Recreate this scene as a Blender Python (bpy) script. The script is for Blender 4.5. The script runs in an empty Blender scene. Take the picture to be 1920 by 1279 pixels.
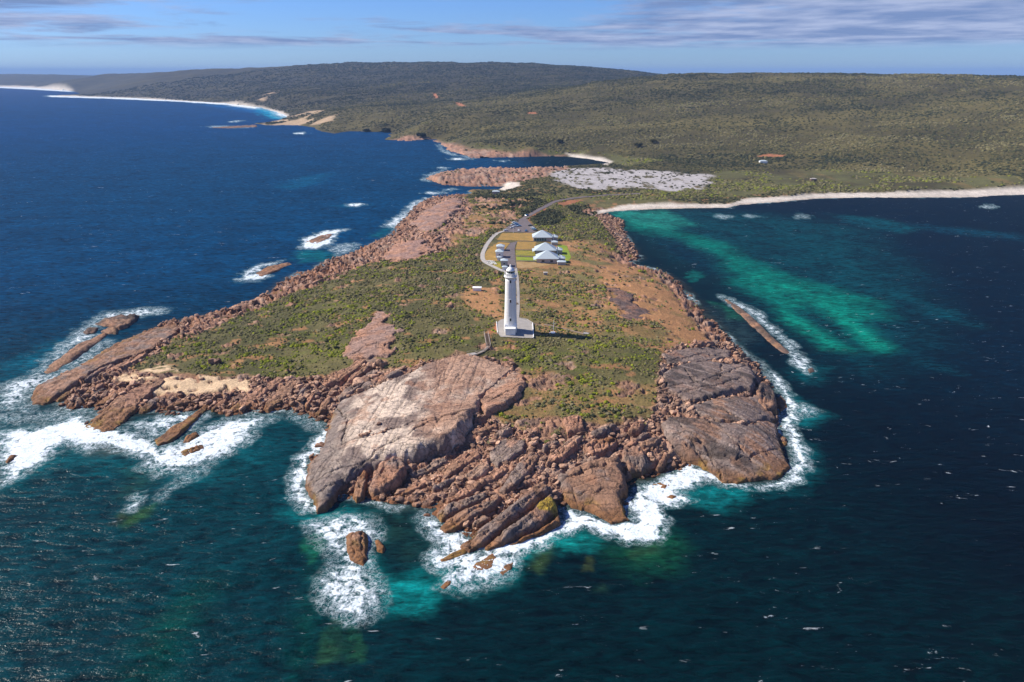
import bpy, math, random
import numpy as np
from mathutils import Vector

# ------------------------------------------------------------------ camera, sky, sun, exposure
scene = bpy.context.scene
COL = scene.collection
PXW, PXH, FPX = 1920.0, 1279.0, 1350.0
CX, CY = 960.0, 639.5
PITCH = math.radians(20.53)
CAMZ = 148.0

cam_data = bpy.data.cameras.new('camera')
cam_data.sensor_width = 36.0
cam_data.lens = 36.0 * FPX / PXW
cam_data.clip_start = 1.0
cam_data.clip_end = 200000.0
cam = bpy.data.objects.new('camera', cam_data)
COL.objects.link(cam)
cam.location = (0, 0, CAMZ)
cam.rotation_euler = (math.pi / 2 - PITCH, 0, 0)
scene.camera = cam

SUN_ELEV = math.radians(40.0)
SUN_BACK = math.radians(12.0)          # sun stands to the left and a little beyond the headland
sun_dir = Vector((-math.cos(SUN_ELEV) * math.cos(SUN_BACK), math.cos(SUN_ELEV) * math.sin(SUN_BACK), math.sin(SUN_ELEV)))
sd_ = bpy.data.lights.new('sun', 'SUN')
sd_.energy = 5.0
sd_.angle = math.radians(0.53)
sd_.color = (1.0, 0.93, 0.82)
sun = bpy.data.objects.new('sun', sd_)
COL.objects.link(sun)
sun.rotation_euler = sun_dir.to_track_quat('Z', 'Y').to_euler()

world = bpy.data.worlds.new('World')
scene.world = world
world.use_nodes = True
wt = world.node_tree
wt.nodes.clear()
def WN(t, **k):
    n = wt.nodes.new(t)
    for a, b in k.items():
        setattr(n, a, b)
    return n
def wmath(op, a, b=None, c=None):
    n = WN('ShaderNodeMath', operation=op)
    for i, v in enumerate((a, b, c)):
        if v is None:
            continue
        if hasattr(v, 'links') or hasattr(v, 'is_linked'):
            wt.links.new(v, n.inputs[i])
        else:
            n.inputs[i].default_value = v
    return n.outputs[0]
def wmix(f, a, b, blend='MIX'):
    n = WN('ShaderNodeMix', data_type='RGBA', blend_type=blend)
    for s, v in ((n.inputs[0], f), (n.inputs[6], a), (n.inputs[7], b)):
        if hasattr(v, 'is_linked'):
            wt.links.new(v, s)
        else:
            s.default_value = v
    return n.outputs[2]
w_out = WN('ShaderNodeOutputWorld')
w_bg = WN('ShaderNodeBackground')
w_bg.inputs['Strength'].default_value = 0.057
w_sky = WN('ShaderNodeTexSky', sky_type='NISHITA')
w_sky.sun_disc = False
w_sky.sun_elevation = SUN_ELEV
w_sky.sun_rotation = math.atan2(sun_dir.x, sun_dir.y)
w_sky.altitude = 150.0
w_sky.air_density = 1.0
w_sky.dust_density = 0.15
w_sky.ozone_density = 4.0
w_geo = WN('ShaderNodeTexCoord')
w_sep = WN('ShaderNodeSeparateXYZ')
wt.links.new(w_geo.outputs['Generated'], w_sep.inputs[0])
dz = wmath('MAXIMUM', w_sep.outputs[2], 0.004)
# a flat cloud deck far off: direction divided by its rise gives the place on the deck
px_ = wmath('DIVIDE', wmath('MULTIPLY', w_sep.outputs[0], -1.0), wmath('ADD', dz, 0.035))
py_ = wmath('DIVIDE', w_sep.outputs[1], wmath('ADD', dz, 0.035))
w_comb = WN('ShaderNodeCombineXYZ')
wt.links.new(px_, w_comb.inputs[0]); wt.links.new(py_, w_comb.inputs[1])
def wnoise(scale, detail, off=(0, 0, 0), rough=0.55, dist=0.0):
    m = WN('ShaderNodeMapping')
    m.inputs['Location'].default_value = off
    wt.links.new(w_comb.outputs[0], m.inputs[0])
    n = WN('ShaderNodeTexNoise', noise_dimensions='2D')
    n.inputs['Scale'].default_value = scale
    n.inputs['Detail'].default_value = detail
    n.inputs['Roughness'].default_value = rough
    n.inputs['Distortion'].default_value = dist
    wt.links.new(m.outputs[0], n.inputs['Vector'])
    return n.outputs['Fac']
n_big = wnoise(0.13, 3.0, (3.3, 9.1, 0), 0.5)
n_mid = wnoise(0.6, 6.0, (1.0, 7.3, 0), 0.62, 0.3)
n_tone = wnoise(0.9, 5.0, (9.0, 3.3, 0), 0.6)
cov = wmath('ADD', wmath('MULTIPLY', n_big, 0.9), wmath('MULTIPLY', n_mid, 0.55))
w_mr = WN('ShaderNodeMapRange', interpolation_type='SMOOTHSTEP')
wt.links.new(cov, w_mr.inputs[0])
w_mr.inputs[1].default_value = 0.565; w_mr.inputs[2].default_value = 0.75
w_mr2 = WN('ShaderNodeMapRange', interpolation_type='SMOOTHSTEP')
wt.links.new(w_sep.outputs[2], w_mr2.inputs[0])
w_mr2.inputs[1].default_value = 0.022; w_mr2.inputs[2].default_value = 0.036
cl = wmath('MULTIPLY', wmath('MULTIPLY', w_mr.outputs[0], w_mr2.outputs[0]), 0.92)
tone = WN('ShaderNodeMapRange')
wt.links.new(n_tone, tone.inputs[0])
tone.inputs[1].default_value = 0.35; tone.inputs[2].default_value = 0.68
cloud_col = wmix(tone.outputs[0], (2.3, 3.3, 6.1, 1), (5.2, 6.0, 8.6, 1))
sky_tint = wmix(1.0, w_sky.outputs[0], (0.64, 0.93, 1.60, 1), 'MULTIPLY')
sky_final = wmix(cl, sky_tint, cloud_col)
wt.links.new(sky_final, w_bg.inputs['Color'])
wt.links.new(w_bg.outputs[0], w_out.inputs[0])

scene.view_settings.view_transform = 'Standard'
scene.view_settings.look = 'None'
scene.view_settings.exposure = 0.6
scene.view_settings.gamma = 1.0
scene.view_settings.use_curve_mapping = False
scene.render.engine = 'CYCLES'
scene.cycles.use_denoising = True
scene.cycles.max_bounces = 5
scene.cycles.diffuse_bounces = 2
scene.cycles.glossy_bounces = 2
scene.cycles.transmission_bounces = 3
scene.cycles.volume_bounces = 0
scene.cycles.caustics_reflective = False
scene.cycles.caustics_refractive = False

# ------------------------------------------------------------------ maths helpers
rng = np.random.default_rng(7)
random.seed(7)
sP, cP = math.sin(PITCH), math.cos(PITCH)

def ray_dir(px, py):
    u = (np.asarray(px, float) - CX) / FPX
    v = (CY - np.asarray(py, float)) / FPX
    return u, cP + v * sP, -sP + v * cP

def at_z(px, py, z):
    """point of the ray through a photo pixel at height z"""
    dx, dy, dzz = ray_dir(px, py)
    t = (np.asarray(z, float) - CAMZ) / dzz
    return np.stack([dx * t, dy * t], -1)

def at_dist(px, py, d):
    """point of the ray at ground distance d -> x, y, z"""
    dx, dy, dzz = ray_dir(px, py)
    t = d / np.hypot(dx, dy)
    return dx * t, dy * t, CAMZ + dzz * t

def _hash(ix, iy, seed):
    h = (ix.astype(np.int64) * 374761393 + iy.astype(np.int64) * 668265263 + seed * 1442695041) & 0xFFFFFFFF
    h = ((h ^ (h >> 13)) * 1274126177) & 0xFFFFFFFF
    h = (h ^ (h >> 16)) & 0xFFFFFFFF
    return h.astype(np.float32) / np.float32(4294967296.0)

def vnoise(x, y, seed=0):
    x = np.asarray(x, np.float64); y = np.asarray(y, np.float64)
    ix = np.floor(x); iy = np.floor(y)
    fx = (x - ix).astype(np.float32); fy = (y - iy).astype(np.float32)
    ix = ix.astype(np.int64); iy = iy.astype(np.int64)
    fx = fx * fx * fx * (fx * (fx * 6 - 15) + 10); fy = fy * fy * fy * (fy * (fy * 6 - 15) + 10)
    a = _hash(ix, iy, seed); b = _hash(ix + 1, iy, seed)
    c = _hash(ix, iy + 1, seed); d = _hash(ix + 1, iy + 1, seed)
    return (a + (b - a) * fx) * (1 - fy) + (c + (d - c) * fx) * fy      # 0..1

def fbm(x, y, octaves=4, seed=0, gain=0.5):
    if np.size(x) > 20000:
        xr = np.ravel(x); yr = np.ravel(y); out = np.empty(xr.shape)
        for i in range(0, len(xr), 12000): out[i:i + 12000] = fbm(xr[i:i + 12000], yr[i:i + 12000], octaves, seed, gain)
        return out.reshape(np.shape(x))
    s = 0.0; amp = 1.0; tot = 0.0; f = 1.0
    for o in range(octaves):
        s = s + amp * (vnoise(x * f + 17.3 * o, y * f - 9.1 * o, seed + o) - 0.5)
        tot += amp; amp *= gain; f *= 2.03
    return s / tot * 2.0                                                # about -1..1

def worley(x, y, seed=0):
    x = np.asarray(x, np.float64); y = np.asarray(y, np.float64)
    ix = np.floor(x).astype(np.int64); iy = np.floor(y).astype(np.int64)
    f1 = np.full(x.shape, 9.0, np.float32); f2 = f1.copy(); cr = np.zeros(x.shape, np.float32)
    for ox in (-1, 0, 1):
        for oy in (-1, 0, 1):
            jx = ix + ox; jy = iy + oy
            dx = (jx - x + _hash(jx, jy, seed)).astype(np.float32)
            dy = (jy - y + _hash(jx, jy, seed + 77)).astype(np.float32)
            d = dx * dx + dy * dy
            r = _hash(jx, jy, seed + 151)
            near = d < f1
            f2 = np.where(near, f1, np.minimum(f2, d))
            cr = np.where(near, r, cr)
            f1 = np.where(near, d, f1)
    return np.sqrt(f1), np.sqrt(f2), cr

def sstep(a, b, x):
    t = np.clip((x - a) / (b - a), 0, 1)
    return t * t * (3 - 2 * t)

def sdist(poly, x, y):
    """signed distance to a polygon, positive inside"""
    P = np.asarray(poly, np.float64)
    Q = np.roll(P, -1, 0)
    sh = np.shape(x)
    x = np.ravel(np.asarray(x, np.float64)); y = np.ravel(np.asarray(y, np.float64))
    if len(x) > 12000:
        return np.concatenate([sdist(P, x[i:i + 8000], y[i:i + 8000]) for i in range(0, len(x), 8000)]).reshape(sh)
    best = np.full(x.shape, 1e18); ins = np.zeros(x.shape, bool)
    for (ax, ay), (bx, by) in zip(P, Q):
        ex, ey = bx - ax, by - ay
        L = ex * ex + ey * ey + 1e-12
        wx = x - ax; wy = y - ay
        t = np.clip((wx * ex + wy * ey) / L, 0, 1)
        ddx = wx - t * ex; ddy = wy - t * ey
        best = np.minimum(best, ddx * ddx + ddy * ddy)
        if ay != by:
            c = ((ay > y) != (by > y)) & (x < ex * (y - ay) / (by - ay) + ax)
            ins ^= c
    d = np.sqrt(best)
    return np.where(ins, d, -d).reshape(sh)

def sdist_box(poly, x, y, pad):
    """sdist, but -pad wherever the point is further than pad from the polygon's box"""
    P = np.asarray(poly, float)
    out = np.full(np.shape(x), -float(pad))
    m = (x > P[:, 0].min() - pad) & (x < P[:, 0].max() + pad) & (y > P[:, 1].min() - pad) & (y < P[:, 1].max() + pad)
    if m.any():
        out[m] = np.maximum(sdist(P, x[m], y[m]), -pad)
    return out

def line_dist(pts, x, y):
    best = np.full(np.shape(x), 1e18)
    P = np.asarray(pts, float)
    for (ax, ay), (bx, by) in zip(P[:-1], P[1:]):
        ex, ey = bx - ax, by - ay
        L = ex * ex + ey * ey + 1e-12
        t = np.clip(((x - ax) * ex + (y - ay) * ey) / L, 0, 1)
        best = np.minimum(best, (x - ax - t * ex) ** 2 + (y - ay - t * ey) ** 2)
    return np.sqrt(best)

# ------------------------------------------------------------------ scene graph helpers
def tag(o, label=None, cat=None, group=None, kind=None):
    if label: o['label'] = label
    if cat: o['category'] = cat
    if group: o['group'] = group
    if kind: o['kind'] = kind
    return o

def link(name, mesh, mat=None, parent=None):
    if mat is not None and len(mesh.materials) == 0:
        mesh.materials.append(mat)
    o = bpy.data.objects.new(name, mesh)
    COL.objects.link(o)
    if parent is not None:
        o.parent = parent
    return o

def empty(name, loc, rz=0.0):
    o = bpy.data.objects.new(name, None)
    o.empty_display_size = 0.5
    COL.objects.link(o)
    o.location = loc
    o.rotation_euler = (0, 0, rz)
    return o

def np_mesh(name, verts, faces, smooth=True, attrs=None):
    """faces: (n,3) or (n,4) array"""
    verts = np.ascontiguousarray(verts, np.float32); faces = np.ascontiguousarray(faces, np.int32)
    me = bpy.data.meshes.new(name)
    n, k = faces.shape
    me.vertices.add(len(verts)); me.vertices.foreach_set('co', verts.ravel())
    me.loops.add(n * k); me.loops.foreach_set('vertex_index', faces.ravel())
    me.polygons.add(n)
    me.polygons.foreach_set('loop_start', np.arange(0, n * k, k, dtype=np.int32))
    me.polygons.foreach_set('use_smooth', np.full(n, smooth, bool))
    me.update(calc_edges=True)
    for nm, arr in (attrs or {}).items():
        if arr.ndim == 2:
            a = me.attributes.new(nm, 'FLOAT_COLOR', 'POINT')
            rgba = np.ones((len(verts), 4), np.float32); rgba[:, :3] = arr
            a.data.foreach_set('color', rgba.ravel())
        else:
            a = me.attributes.new(nm, 'FLOAT', 'POINT')
            a.data.foreach_set('value', np.ascontiguousarray(arr, np.float32))
    return me

def sub_mesh(name, verts, faces, keep, attrs, smooth=True):
    f = faces[keep]
    used = np.zeros(len(verts), bool); used[f.ravel()] = True
    idx = np.cumsum(used) - 1
    return np_mesh(name, verts[used], idx[f], smooth, {k: v[used] for k, v in attrs.items()})

# ------------------------------------------------------------------ materials
def new_mat(name):
    m = bpy.data.materials.new(name)
    m.use_nodes = True
    nt = m.node_tree
    b = nt.nodes['Principled BSDF']
    return m, nt, b
class NT:
    def __init__(s, nt): s.nt = nt
    def n(s, t, **k):
        o = s.nt.nodes.new(t)
        for a, b in k.items(): setattr(o, a, b)
        return o
    def set(s, sock, v):
        if hasattr(v, 'is_linked'): s.nt.links.new(v, sock)
        else: sock.default_value = v
    def math(s, op, a, b=0.0, clamp=False):
        o = s.n('ShaderNodeMath', operation=op); o.use_clamp = clamp
        s.set(o.inputs[0], a); s.set(o.inputs[1], b)
        return o.outputs[0]
    def mix(s, f, a, b, blend='MIX'):
        o = s.n('ShaderNodeMix', data_type='RGBA', blend_type=blend)
        s.set(o.inputs[0], f); s.set(o.inputs[6], a); s.set(o.inputs[7], b)
        return o.outputs[2]
    def pos(s, scale=(1, 1, 1), rot=(0, 0, 0), world=True):
        if world: src = s.n('ShaderNodeNewGeometry').outputs['Position']
        else: src = s.n('ShaderNodeTexCoord').outputs['Object']
        m = s.n('ShaderNodeMapping'); s.nt.links.new(src, m.inputs[0])
        m.inputs['Scale'].default_value = scale; m.inputs['Rotation'].default_value = rot
        return m.outputs[0]
    def noise(s, vec, scale, detail=3.0, rough=0.55, dist=0.0, out='Fac'):
        o = s.n('ShaderNodeTexNoise'); s.nt.links.new(vec, o.inputs['Vector'])
        o.inputs['Scale'].default_value = scale; o.inputs['Detail'].default_value = detail
        o.inputs['Roughness'].default_value = rough; o.inputs['Distortion'].default_value = dist
        return o.outputs[out]
    def attr(s, name, out='Color'):
        o = s.n('ShaderNodeAttribute', attribute_name=name); return o.outputs[out]
    def rng(s, v, a, b, c=0.0, d=1.0, smooth=False):
        o = s.n('ShaderNodeMapRange'); s.set(o.inputs[0], v)
        if smooth: o.interpolation_type = 'SMOOTHSTEP'
        for i, q in zip((1, 2, 3, 4), (a, b, c, d)): o.inputs[i].default_value = q
        return o.outputs[0]
    def bump(s, h, strength, dist=1.0):
        o = s.n('ShaderNodeBump'); s.nt.links.new(h, o.inputs['Height'])
        s.set(o.inputs['Strength'], strength); o.inputs['Distance'].default_value = dist
        return o.outputs[0]

def flat_mat(name, col, rough=0.7, var=0.15, scale=2.0, metallic=0.0, spec=0.4, bump=0.0):
    m, nt, b = new_mat(name); g = NT(nt)
    v = g.noise(g.pos(world=False), scale, 4.0)
    k = g.rng(v, 0.3, 0.7, 1 - var, 1 + var)
    c = g.mix(1.0, (*col, 1), (1, 1, 1, 1), 'MULTIPLY')
    cc = g.n('ShaderNodeVectorMath', operation='SCALE')
    nt.links.new(c, cc.inputs[0]); nt.links.new(k, cc.inputs['Scale'])
    nt.links.new(cc.outputs[0], b.inputs['Base Color'])
    b.inputs['Roughness'].default_value = rough
    b.inputs['Metallic'].default_value = metallic
    b.inputs['Specular IOR Level'].default_value = spec
    if bump: nt.links.new(g.bump(v, bump, 0.05), b.inputs['Normal'])
    return m
# ------------------------------------------------------------------ lie of the land
COAST_PX = [(-260,161),(-100,161.5),(0,163),(60,165),(135,171),(150,176),(100,180),(170,182),(240,184),(330,189),(420,194),(490,202),(522,212),(538,218),
    (520,226),(482,232),(500,235),(560,235),(590,239),(612,249),(630,251),(655,246),(690,247),(735,248),(725,262),(760,264),(820,261),(824,270),(836,281),
    (866,290),(890,297),(925,296),(970,295),(1020,293),(1070,294),(1110,299),(1146,306),(1110,309),(1050,312),(1000,315),(930,315),(870,317),(825,323),(796,335),
    (828,347),(890,349),(942,350),(935,355),(880,356),(884,363),(850,367),(805,373),(778,388),(762,405),(748,422),(728,442),(700,456),(672,470),(640,482),
    (604,492),(585,507),(555,512),(522,532),(505,552),(470,567),(430,580),(380,592),(332,603),(300,612),(262,628),(215,652),(165,682),(115,707),(75,727),(58,745),
    (66,757),(100,756),(128,768),(160,764),(186,760),(186,780),(162,797),(175,806),(205,806),(228,790),(250,778),(290,775),(330,778),(372,766),(395,772),
    (430,778),(490,775),(540,770),(575,775),(602,790),(622,785),(612,815),(600,845),(586,860),(580,900),(588,935),(612,942),(640,925),(690,935),(735,945),(770,945),
    (805,960),(838,985),(870,1005),(900,1018),(945,1015),(990,1000),(1040,965),(1055,945),(1080,950),(1110,952),(1145,965),(1165,962),(1172,925),(1196,902),
    (1240,892),(1280,876),(1315,872),(1340,892),(1372,898),(1420,898),(1458,886),(1472,868),(1466,830),(1456,800),(1460,760),(1444,724),(1424,700),(1418,684),
    (1385,655),(1362,630),(1345,611),(1316,582),(1293,551),(1270,527),(1250,513),(1228,504),(1195,497),(1181,491),(1203,486),(1192,470),(1184,457),(1168,432),(1170,414),(1141,406),
    (1118,402),(1145,397),(1190,394),(1239,392),(1300,391),(1369,391),(1391,385),(1463,380),(1530,373),(1600,371),(1687,370),(1794,371),(1920,365),(2080,360)]
coast = [tuple(p) for p in at_z([p[0] for p in COAST_PX], [p[1] for p in COAST_PX], 0.0)]
coast += [(2600, 1150), (4200, 2600), (4200, 6500), (2500, 15000), (-9000, 22000), (-14000, 14000)]
coast = np.array(coast)

# heights read off the picture: pixel + height, or pixel + ground distance for the skyline
Z_PTS = [(958,628,17),(930,605,17),(1000,610,17),(985,632,16.6),(940,632,16.8),(957,560,16.5),(957,515,14),(1025,495,13),(1020,478,12.2),(1015,452,11.4),(965,430,10.5),(940,470,13),(915,480,13.2),
    (950,500,14),(1010,440,10.8),(985,412,9.5),(1005,398,8.5),(1040,380,7.5),(1000,362,6),(900,380,7),(950,345,3.5),(1180,335,4),(1090,330,4),(1300,345,4),(1400,350,5),(1250,378,5),(1500,360,5.5),(1700,356,6),(1900,352,6),
    (870,330,7),(900,323,6),(1000,322,4),(820,335,6),(800,400,6),(840,380,7),(800,440,11),(760,460,9),(860,430,11),(880,480,13),(780,500,11.5),(700,500,7),(700,560,13.5),(620,560,9),(640,600,12),(600,640,10),(540,580,6),(500,640,8),
    (440,610,5),(400,660,6.2),(330,660,4.6),(340,700,5.0),(260,690,3.6),(200,700,3),(150,725,2.6),(100,740,2),(230,750,2.4),(320,740,2.8),(420,720,4),(500,720,4.5),(580,730,5),(600,690,7.5),(450,755,1.8),(560,760,1.8),
    (760,560,15.5),(850,560,16.5),(700,640,14.5),(800,640,16),(880,600,17),(650,700,8),(640,735,5),(720,690,11.5),(800,685,14),(880,664,15.8),(950,685,14.5),(830,720,11.5),(900,730,11.5),(750,760,8.5),(680,790,6),(640,800,4),
    (780,820,6),(720,840,4.5),(640,860,3),(620,900,2),(880,790,9.5),(800,860,3.6),(720,900,1.6),(780,930,1.0),(850,900,2.8),(880,960,1.6),
    (980,730,12),(1000,780,10),(950,820,7.6),(920,870,4.6),(950,920,3),(1000,870,5),(1000,930,2.5),(1020,960,1.2),(1080,690,15),(1080,760,11.5),(1100,820,8),(1100,870,4.6),(1110,920,2.2),(1150,940,1),(1170,760,11.5),(1160,690,14.5),(1200,640,14.5),(1180,820,7),(1200,860,4.5),(1220,880,2),
    (1080,620,16),(1060,560,14.5),(1150,560,13.5),(1100,520,13),(1180,520,10.5),(1210,590,12),(1250,550,7),(1290,590,5),(1270,640,10.5),(1330,640,5),(1230,720,12.5),(1250,780,9.5),(1270,820,6.5),(1290,680,11),(1350,670,6.5),(1390,690,5),(1340,720,10),(1330,770,9.5),(1390,770,7.5),(1430,740,4.5),(1300,830,6.5),(1370,840,6),(1430,830,4.5),(1380,880,2),(1320,862,2.2),
    (1100,470,10),(1130,440,7.5),(1080,450,10),(1060,410,8.5),(1120,420,6),(1150,470,5.5),(1165,495,5),
    (1500,312,7),(1300,318,6),(1800,322,8),(1650,340,6),(1100,285,9),(1220,300,7),(1190,310,4),(1000,280,12),(950,283,8),(880,278,8),(850,268,8),(900,258,18),(780,250,10),(700,236,14),(800,232,30),(620,222,22),(560,222,8),(600,210,32),
    (520,184,38),(400,166,54),(300,172,34),(470,175,44),(440,187,20),(230,168,36),(100,166,20),(580,232,6)]
D_PTS = [(1300,139,2600),(1400,138.5,2600),(1500,138,2600),(1600,139,2600),(1750,141,2500),(1850,147,2400),(1920,149,2300),(2080,156,2200),(1240,142,2700),(1150,151,2600),(1050,166,2500),(930,186,2500),
    (1500,220,1700),(1700,205,1850),(1300,240,1600),(1800,262,1500),(1100,232,1700),(1950,240,1600),(1650,280,1380),(1400,285,1380),(1950,290,1350),
    (300,139,6500),(450,131,6000),(600,121.5,5500),(750,119.5,5200),(900,118.5,5000),(1000,120.5,4800),(1100,127,4600),(1200,136,4400),(180,142,7800),(100,141.5,10500),(0,142,11500),(-150,143,12000),
    (760,160,3600),(600,165,3900),(950,150,3700),(1100,160,3300),(700,200,2500),(650,150,4400)]
ctrl = []
for p in Z_PTS:
    q = at_z(p[0], p[1], p[2]); ctrl.append((q[0], q[1], p[2]))
for p in D_PTS:
    ctrl.append(at_dist(*p))
for p in coast[:len(COAST_PX):1]:
    ctrl.append((p[0], p[1], 0.3))
for (px_i, d_i, z_i) in [(1300,4300,70),(1600,4300,70),(1900,4200,70),(600,8500,60),(900,8500,60),(1200,8000,50),(300,10500,40),(1500,9000,30),(0,20000,20),(1900,9000,20),(2150,4000,60),(960,18000,20)]:
    a_i = math.atan2((px_i - CX), FPX); ctrl.append((d_i * math.sin(a_i), d_i * math.cos(a_i), z_i))
for (px_i, py_i) in [(300,1200),(960,1270),(1600,1200),(1700,800),(100,1000),(1850,600),(100,400),(300,300),(500,400),(1600,450)]:
    q = at_z(px_i, py_i, -8); ctrl.append((q[0], q[1], -8))
ctrl = np.array(ctrl, float)

def lp(x, y):
    return np.arctan2(x, y) * 1.6, np.log(np.hypot(x, y))
cu, cv = lp(ctrl[:, 0], ctrl[:, 1])
def _phi(r2):
    return 0.5 * r2 * np.log(r2 + 1e-9)
def _fit():
    n = len(ctrl)
    K = _phi((cu[:, None] - cu) ** 2 + (cv[:, None] - cv) ** 2) + np.eye(n) * 2e-4
    P = np.stack([np.ones(n), cu, cv], 1)
    A = np.block([[K, P], [P.T, np.zeros((3, 3))]])
    return np.linalg.solve(A, np.concatenate([ctrl[:, 2], np.zeros(3)]))
tps_w = _fit()
_cu32 = cu.astype(np.float32); _cv32 = cv.astype(np.float32); _w32 = tps_w.astype(np.float32)
def zs_raw(x, y):
    sh = np.shape(x)
    u, v = lp(np.ravel(np.asarray(x, float)), np.ravel(np.asarray(y, float)))
    u = u.astype(np.float32); v = v.astype(np.float32)
    out = np.empty(u.shape, np.float32)
    n = len(_cu32)
    for i in range(0, len(u), 20000):
        a = u[i:i + 20000, None] - _cu32; b = v[i:i + 20000, None] - _cv32
        r2 = a * a + b * b
        out[i:i + 20000] = (0.5 * r2 * np.log(r2 + 1e-9)) @ _w32[:n] + _w32[n] + _w32[n + 1] * u[i:i + 20000] + _w32[n + 2] * v[i:i + 20000]
    return out.reshape(sh)

def land_sd(x, y):
    r = np.hypot(x, y)
    a = np.clip(r * 0.006, 0.8, 25.0)
    s = np.clip(r * 0.02, 4.0, 120.0)
    s = np.exp2(np.round(np.log2(s)))       # steps keep the warp continuous enough
    wx = fbm(x / 7.0, y / 7.0, 3, 31) * 2.0 + fbm(x / 60.0, y / 60.0, 2, 32) * np.clip((r - 700) / 60, 0, 14)
    wy = fbm(x / 7.0, y / 7.0, 3, 41) * 2.0 + fbm(x / 60.0, y / 60.0, 2, 42) * np.clip((r - 700) / 60, 0, 14)
    return sdist(coast, x + wx, y + wy)

def ray_hit(px, py, off=0.0):
    """where the ray through a photo pixel meets the smooth land (raised by off) or the sea"""
    px = np.atleast_1d(np.asarray(px, float)); py = np.atleast_1d(np.asarray(py, float)); off = np.broadcast_to(np.asarray(off, float), px.shape)
    dx, dy, dzz = ray_dir(px, py)
    hd = np.hypot(dx, dy)
    rr = np.geomspace(110, 13000, 460)
    X = dx[:, None] / hd[:, None] * rr; Y = dy[:, None] / hd[:, None] * rr; Z = CAMZ + dzz[:, None] / hd[:, None] * rr
    G = np.maximum(zs_raw(X, Y), 0.0) + off[:, None]
    below = Z < G
    k = np.where(below.any(1), below.argmax(1), len(rr) - 1)
    k = np.maximum(k, 1); i = np.arange(len(px))
    g0 = (Z - G)[i, k - 1]; g1 = (Z - G)[i, k]
    t = np.clip(g0 / (g0 - g1 + 1e-9), 0, 1)
    return np.stack([X[i, k - 1] + t * (X[i, k] - X[i, k - 1]), Y[i, k - 1] + t * (Y[i, k] - Y[i, k - 1])], -1)

def wpoly(pts):
    return ray_hit([p[0] for p in pts], [p[1] for p in pts])
def spoly(pts):
    return at_z([p[0] for p in pts], [p[1] for p in pts], 0.0)

# ------------------------------------------------------------------ what grows or lies where (outlines on the ground)
Z = {}
Z['rock_front'] = [(555,1000),(560,830),(610,760),(640,735),(690,690),(760,690),(860,662),(960,680),(985,715),(890,775),(960,800),(1020,830),(1085,790),(1130,800),(1180,790),(1230,780),(1236,700),(1250,655),(1330,640),(1400,650),(1500,760),(1500,920),(1200,1000),(900,1120),(640,1100)]
Z['rock_left'] = [(40,770),(60,720),(200,640),(330,598),(352,604),(300,660),(235,690),(310,700),(480,706),(600,708),(650,690),(690,660),(725,682),(700,720),(640,760),(600,840),(300,850),(40,810)]
Z['rock_west'] = [(330,610),(430,578),(520,528),(600,485),(690,450),(735,430),(790,372),(870,362),(885,395),(850,440),(838,470),(760,490),(690,492),(600,532),(520,562),(420,605),(345,640)]
Z['rock_east'] = [(1362,640),(1300,560),(1260,510),(1180,488),(1115,405),(1150,395),(1210,430),(1230,490),(1290,530),(1370,620),(1400,655),(1330,655)]
Z['rock_point'] = [(790,335),(825,318),(930,313),(1060,310),(1080,322),(1030,330),(950,352),(880,352),(820,350)]
Z['rock_far'] = [(720,265),(760,255),(815,262),(840,268),(880,280),(960,286),(1060,291),(1000,300),(880,303),(830,285)]
Z['soil_east'] = [(1120,500),(1180,498),(1240,520),(1310,580),(1350,640),(1300,655),(1245,650),(1255,620),(1230,605),(1160,600),(1140,560),(1130,530)]
Z['soil_west'] = [(862,560),(880,535),(940,520),(942,600),(905,590),(880,580)]
Z['dry_east'] = [(972,500),(1050,495),(1180,490),(1260,520),(1330,600),(1330,650),(1250,660),(1180,640),(1100,632),(1005,628),(1000,606),(975,590)]
Z['dry_north'] = [(1010,432),(1050,450),(1120,450),(1190,490),(1160,500),(1060,500),(1035,470)]
Z['dry_front'] = [(960,690),(1050,700),(1130,720),(1230,720),(1240,780),(1130,800),(1020,830),(960,800),(900,790),(970,740)]
Z['dry_nw'] = [(740,460),(800,400),(860,370),(980,370),(1010,385),(960,415),(920,430),(900,440),(870,455),(800,480)]
Z['bright'] = [(440,640),(560,590),(650,560),(690,600),(650,680),(560,700),(440,700),(390,680)]
Z['bright2'] = [(930,650),(1020,640),(1150,650),(1220,640),(1240,680),(1150,690),(1060,720),(980,690)]
Z['bright3'] = [(760,650),(860,620),(900,630),(900,650),(830,660),(780,665)]
Z['sand_left'] = [(205,712),(250,695),(300,686),(320,684),(332,696),(400,703),(470,715),(470,735),(400,735),(320,742),(270,738),(290,722),(240,716)]
Z['sand_beach'] = [(1110,405),(1120,395),(1180,383),(1240,380),(1300,383),(1365,383),(1400,372),(1470,367),(1560,361),(1700,357),(1800,356),(1940,349),(2100,345),(2100,370),(1920,374),(1700,378),(1530,382),(1391,393),(1240,400),(1150,404)]
Z['sand_bay'] = [(1062,288),(1100,291),(1130,295),(1148,303),(1140,310),(1120,306),(1090,300)]
Z['sand_cove'] = [(930,352),(950,342),(975,342),(972,350),(945,358)]
Z['sand_dune'] = [(478,232),(510,228),(545,218),(580,208),(600,206),(632,212),(625,226),(610,230),(580,236),(500,238)]
Z['sand_dune2'] = [(484,188),(494,178),(520,170),(525,171),(506,179),(496,188)]
Z['sand_farbeach'] = [(90,178.5),(170,180.5),(240,182.5),(330,187),(420,192),(490,199.5),(530,209),(542,216),(534,224),(490,208),(420,198),(330,193),(90,186)]
Z['sand_farbeach2'] = [(-300,157),(0,159),(60,161),(135,167),(135,174),(60,170),(0,167),(-300,166)]
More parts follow.
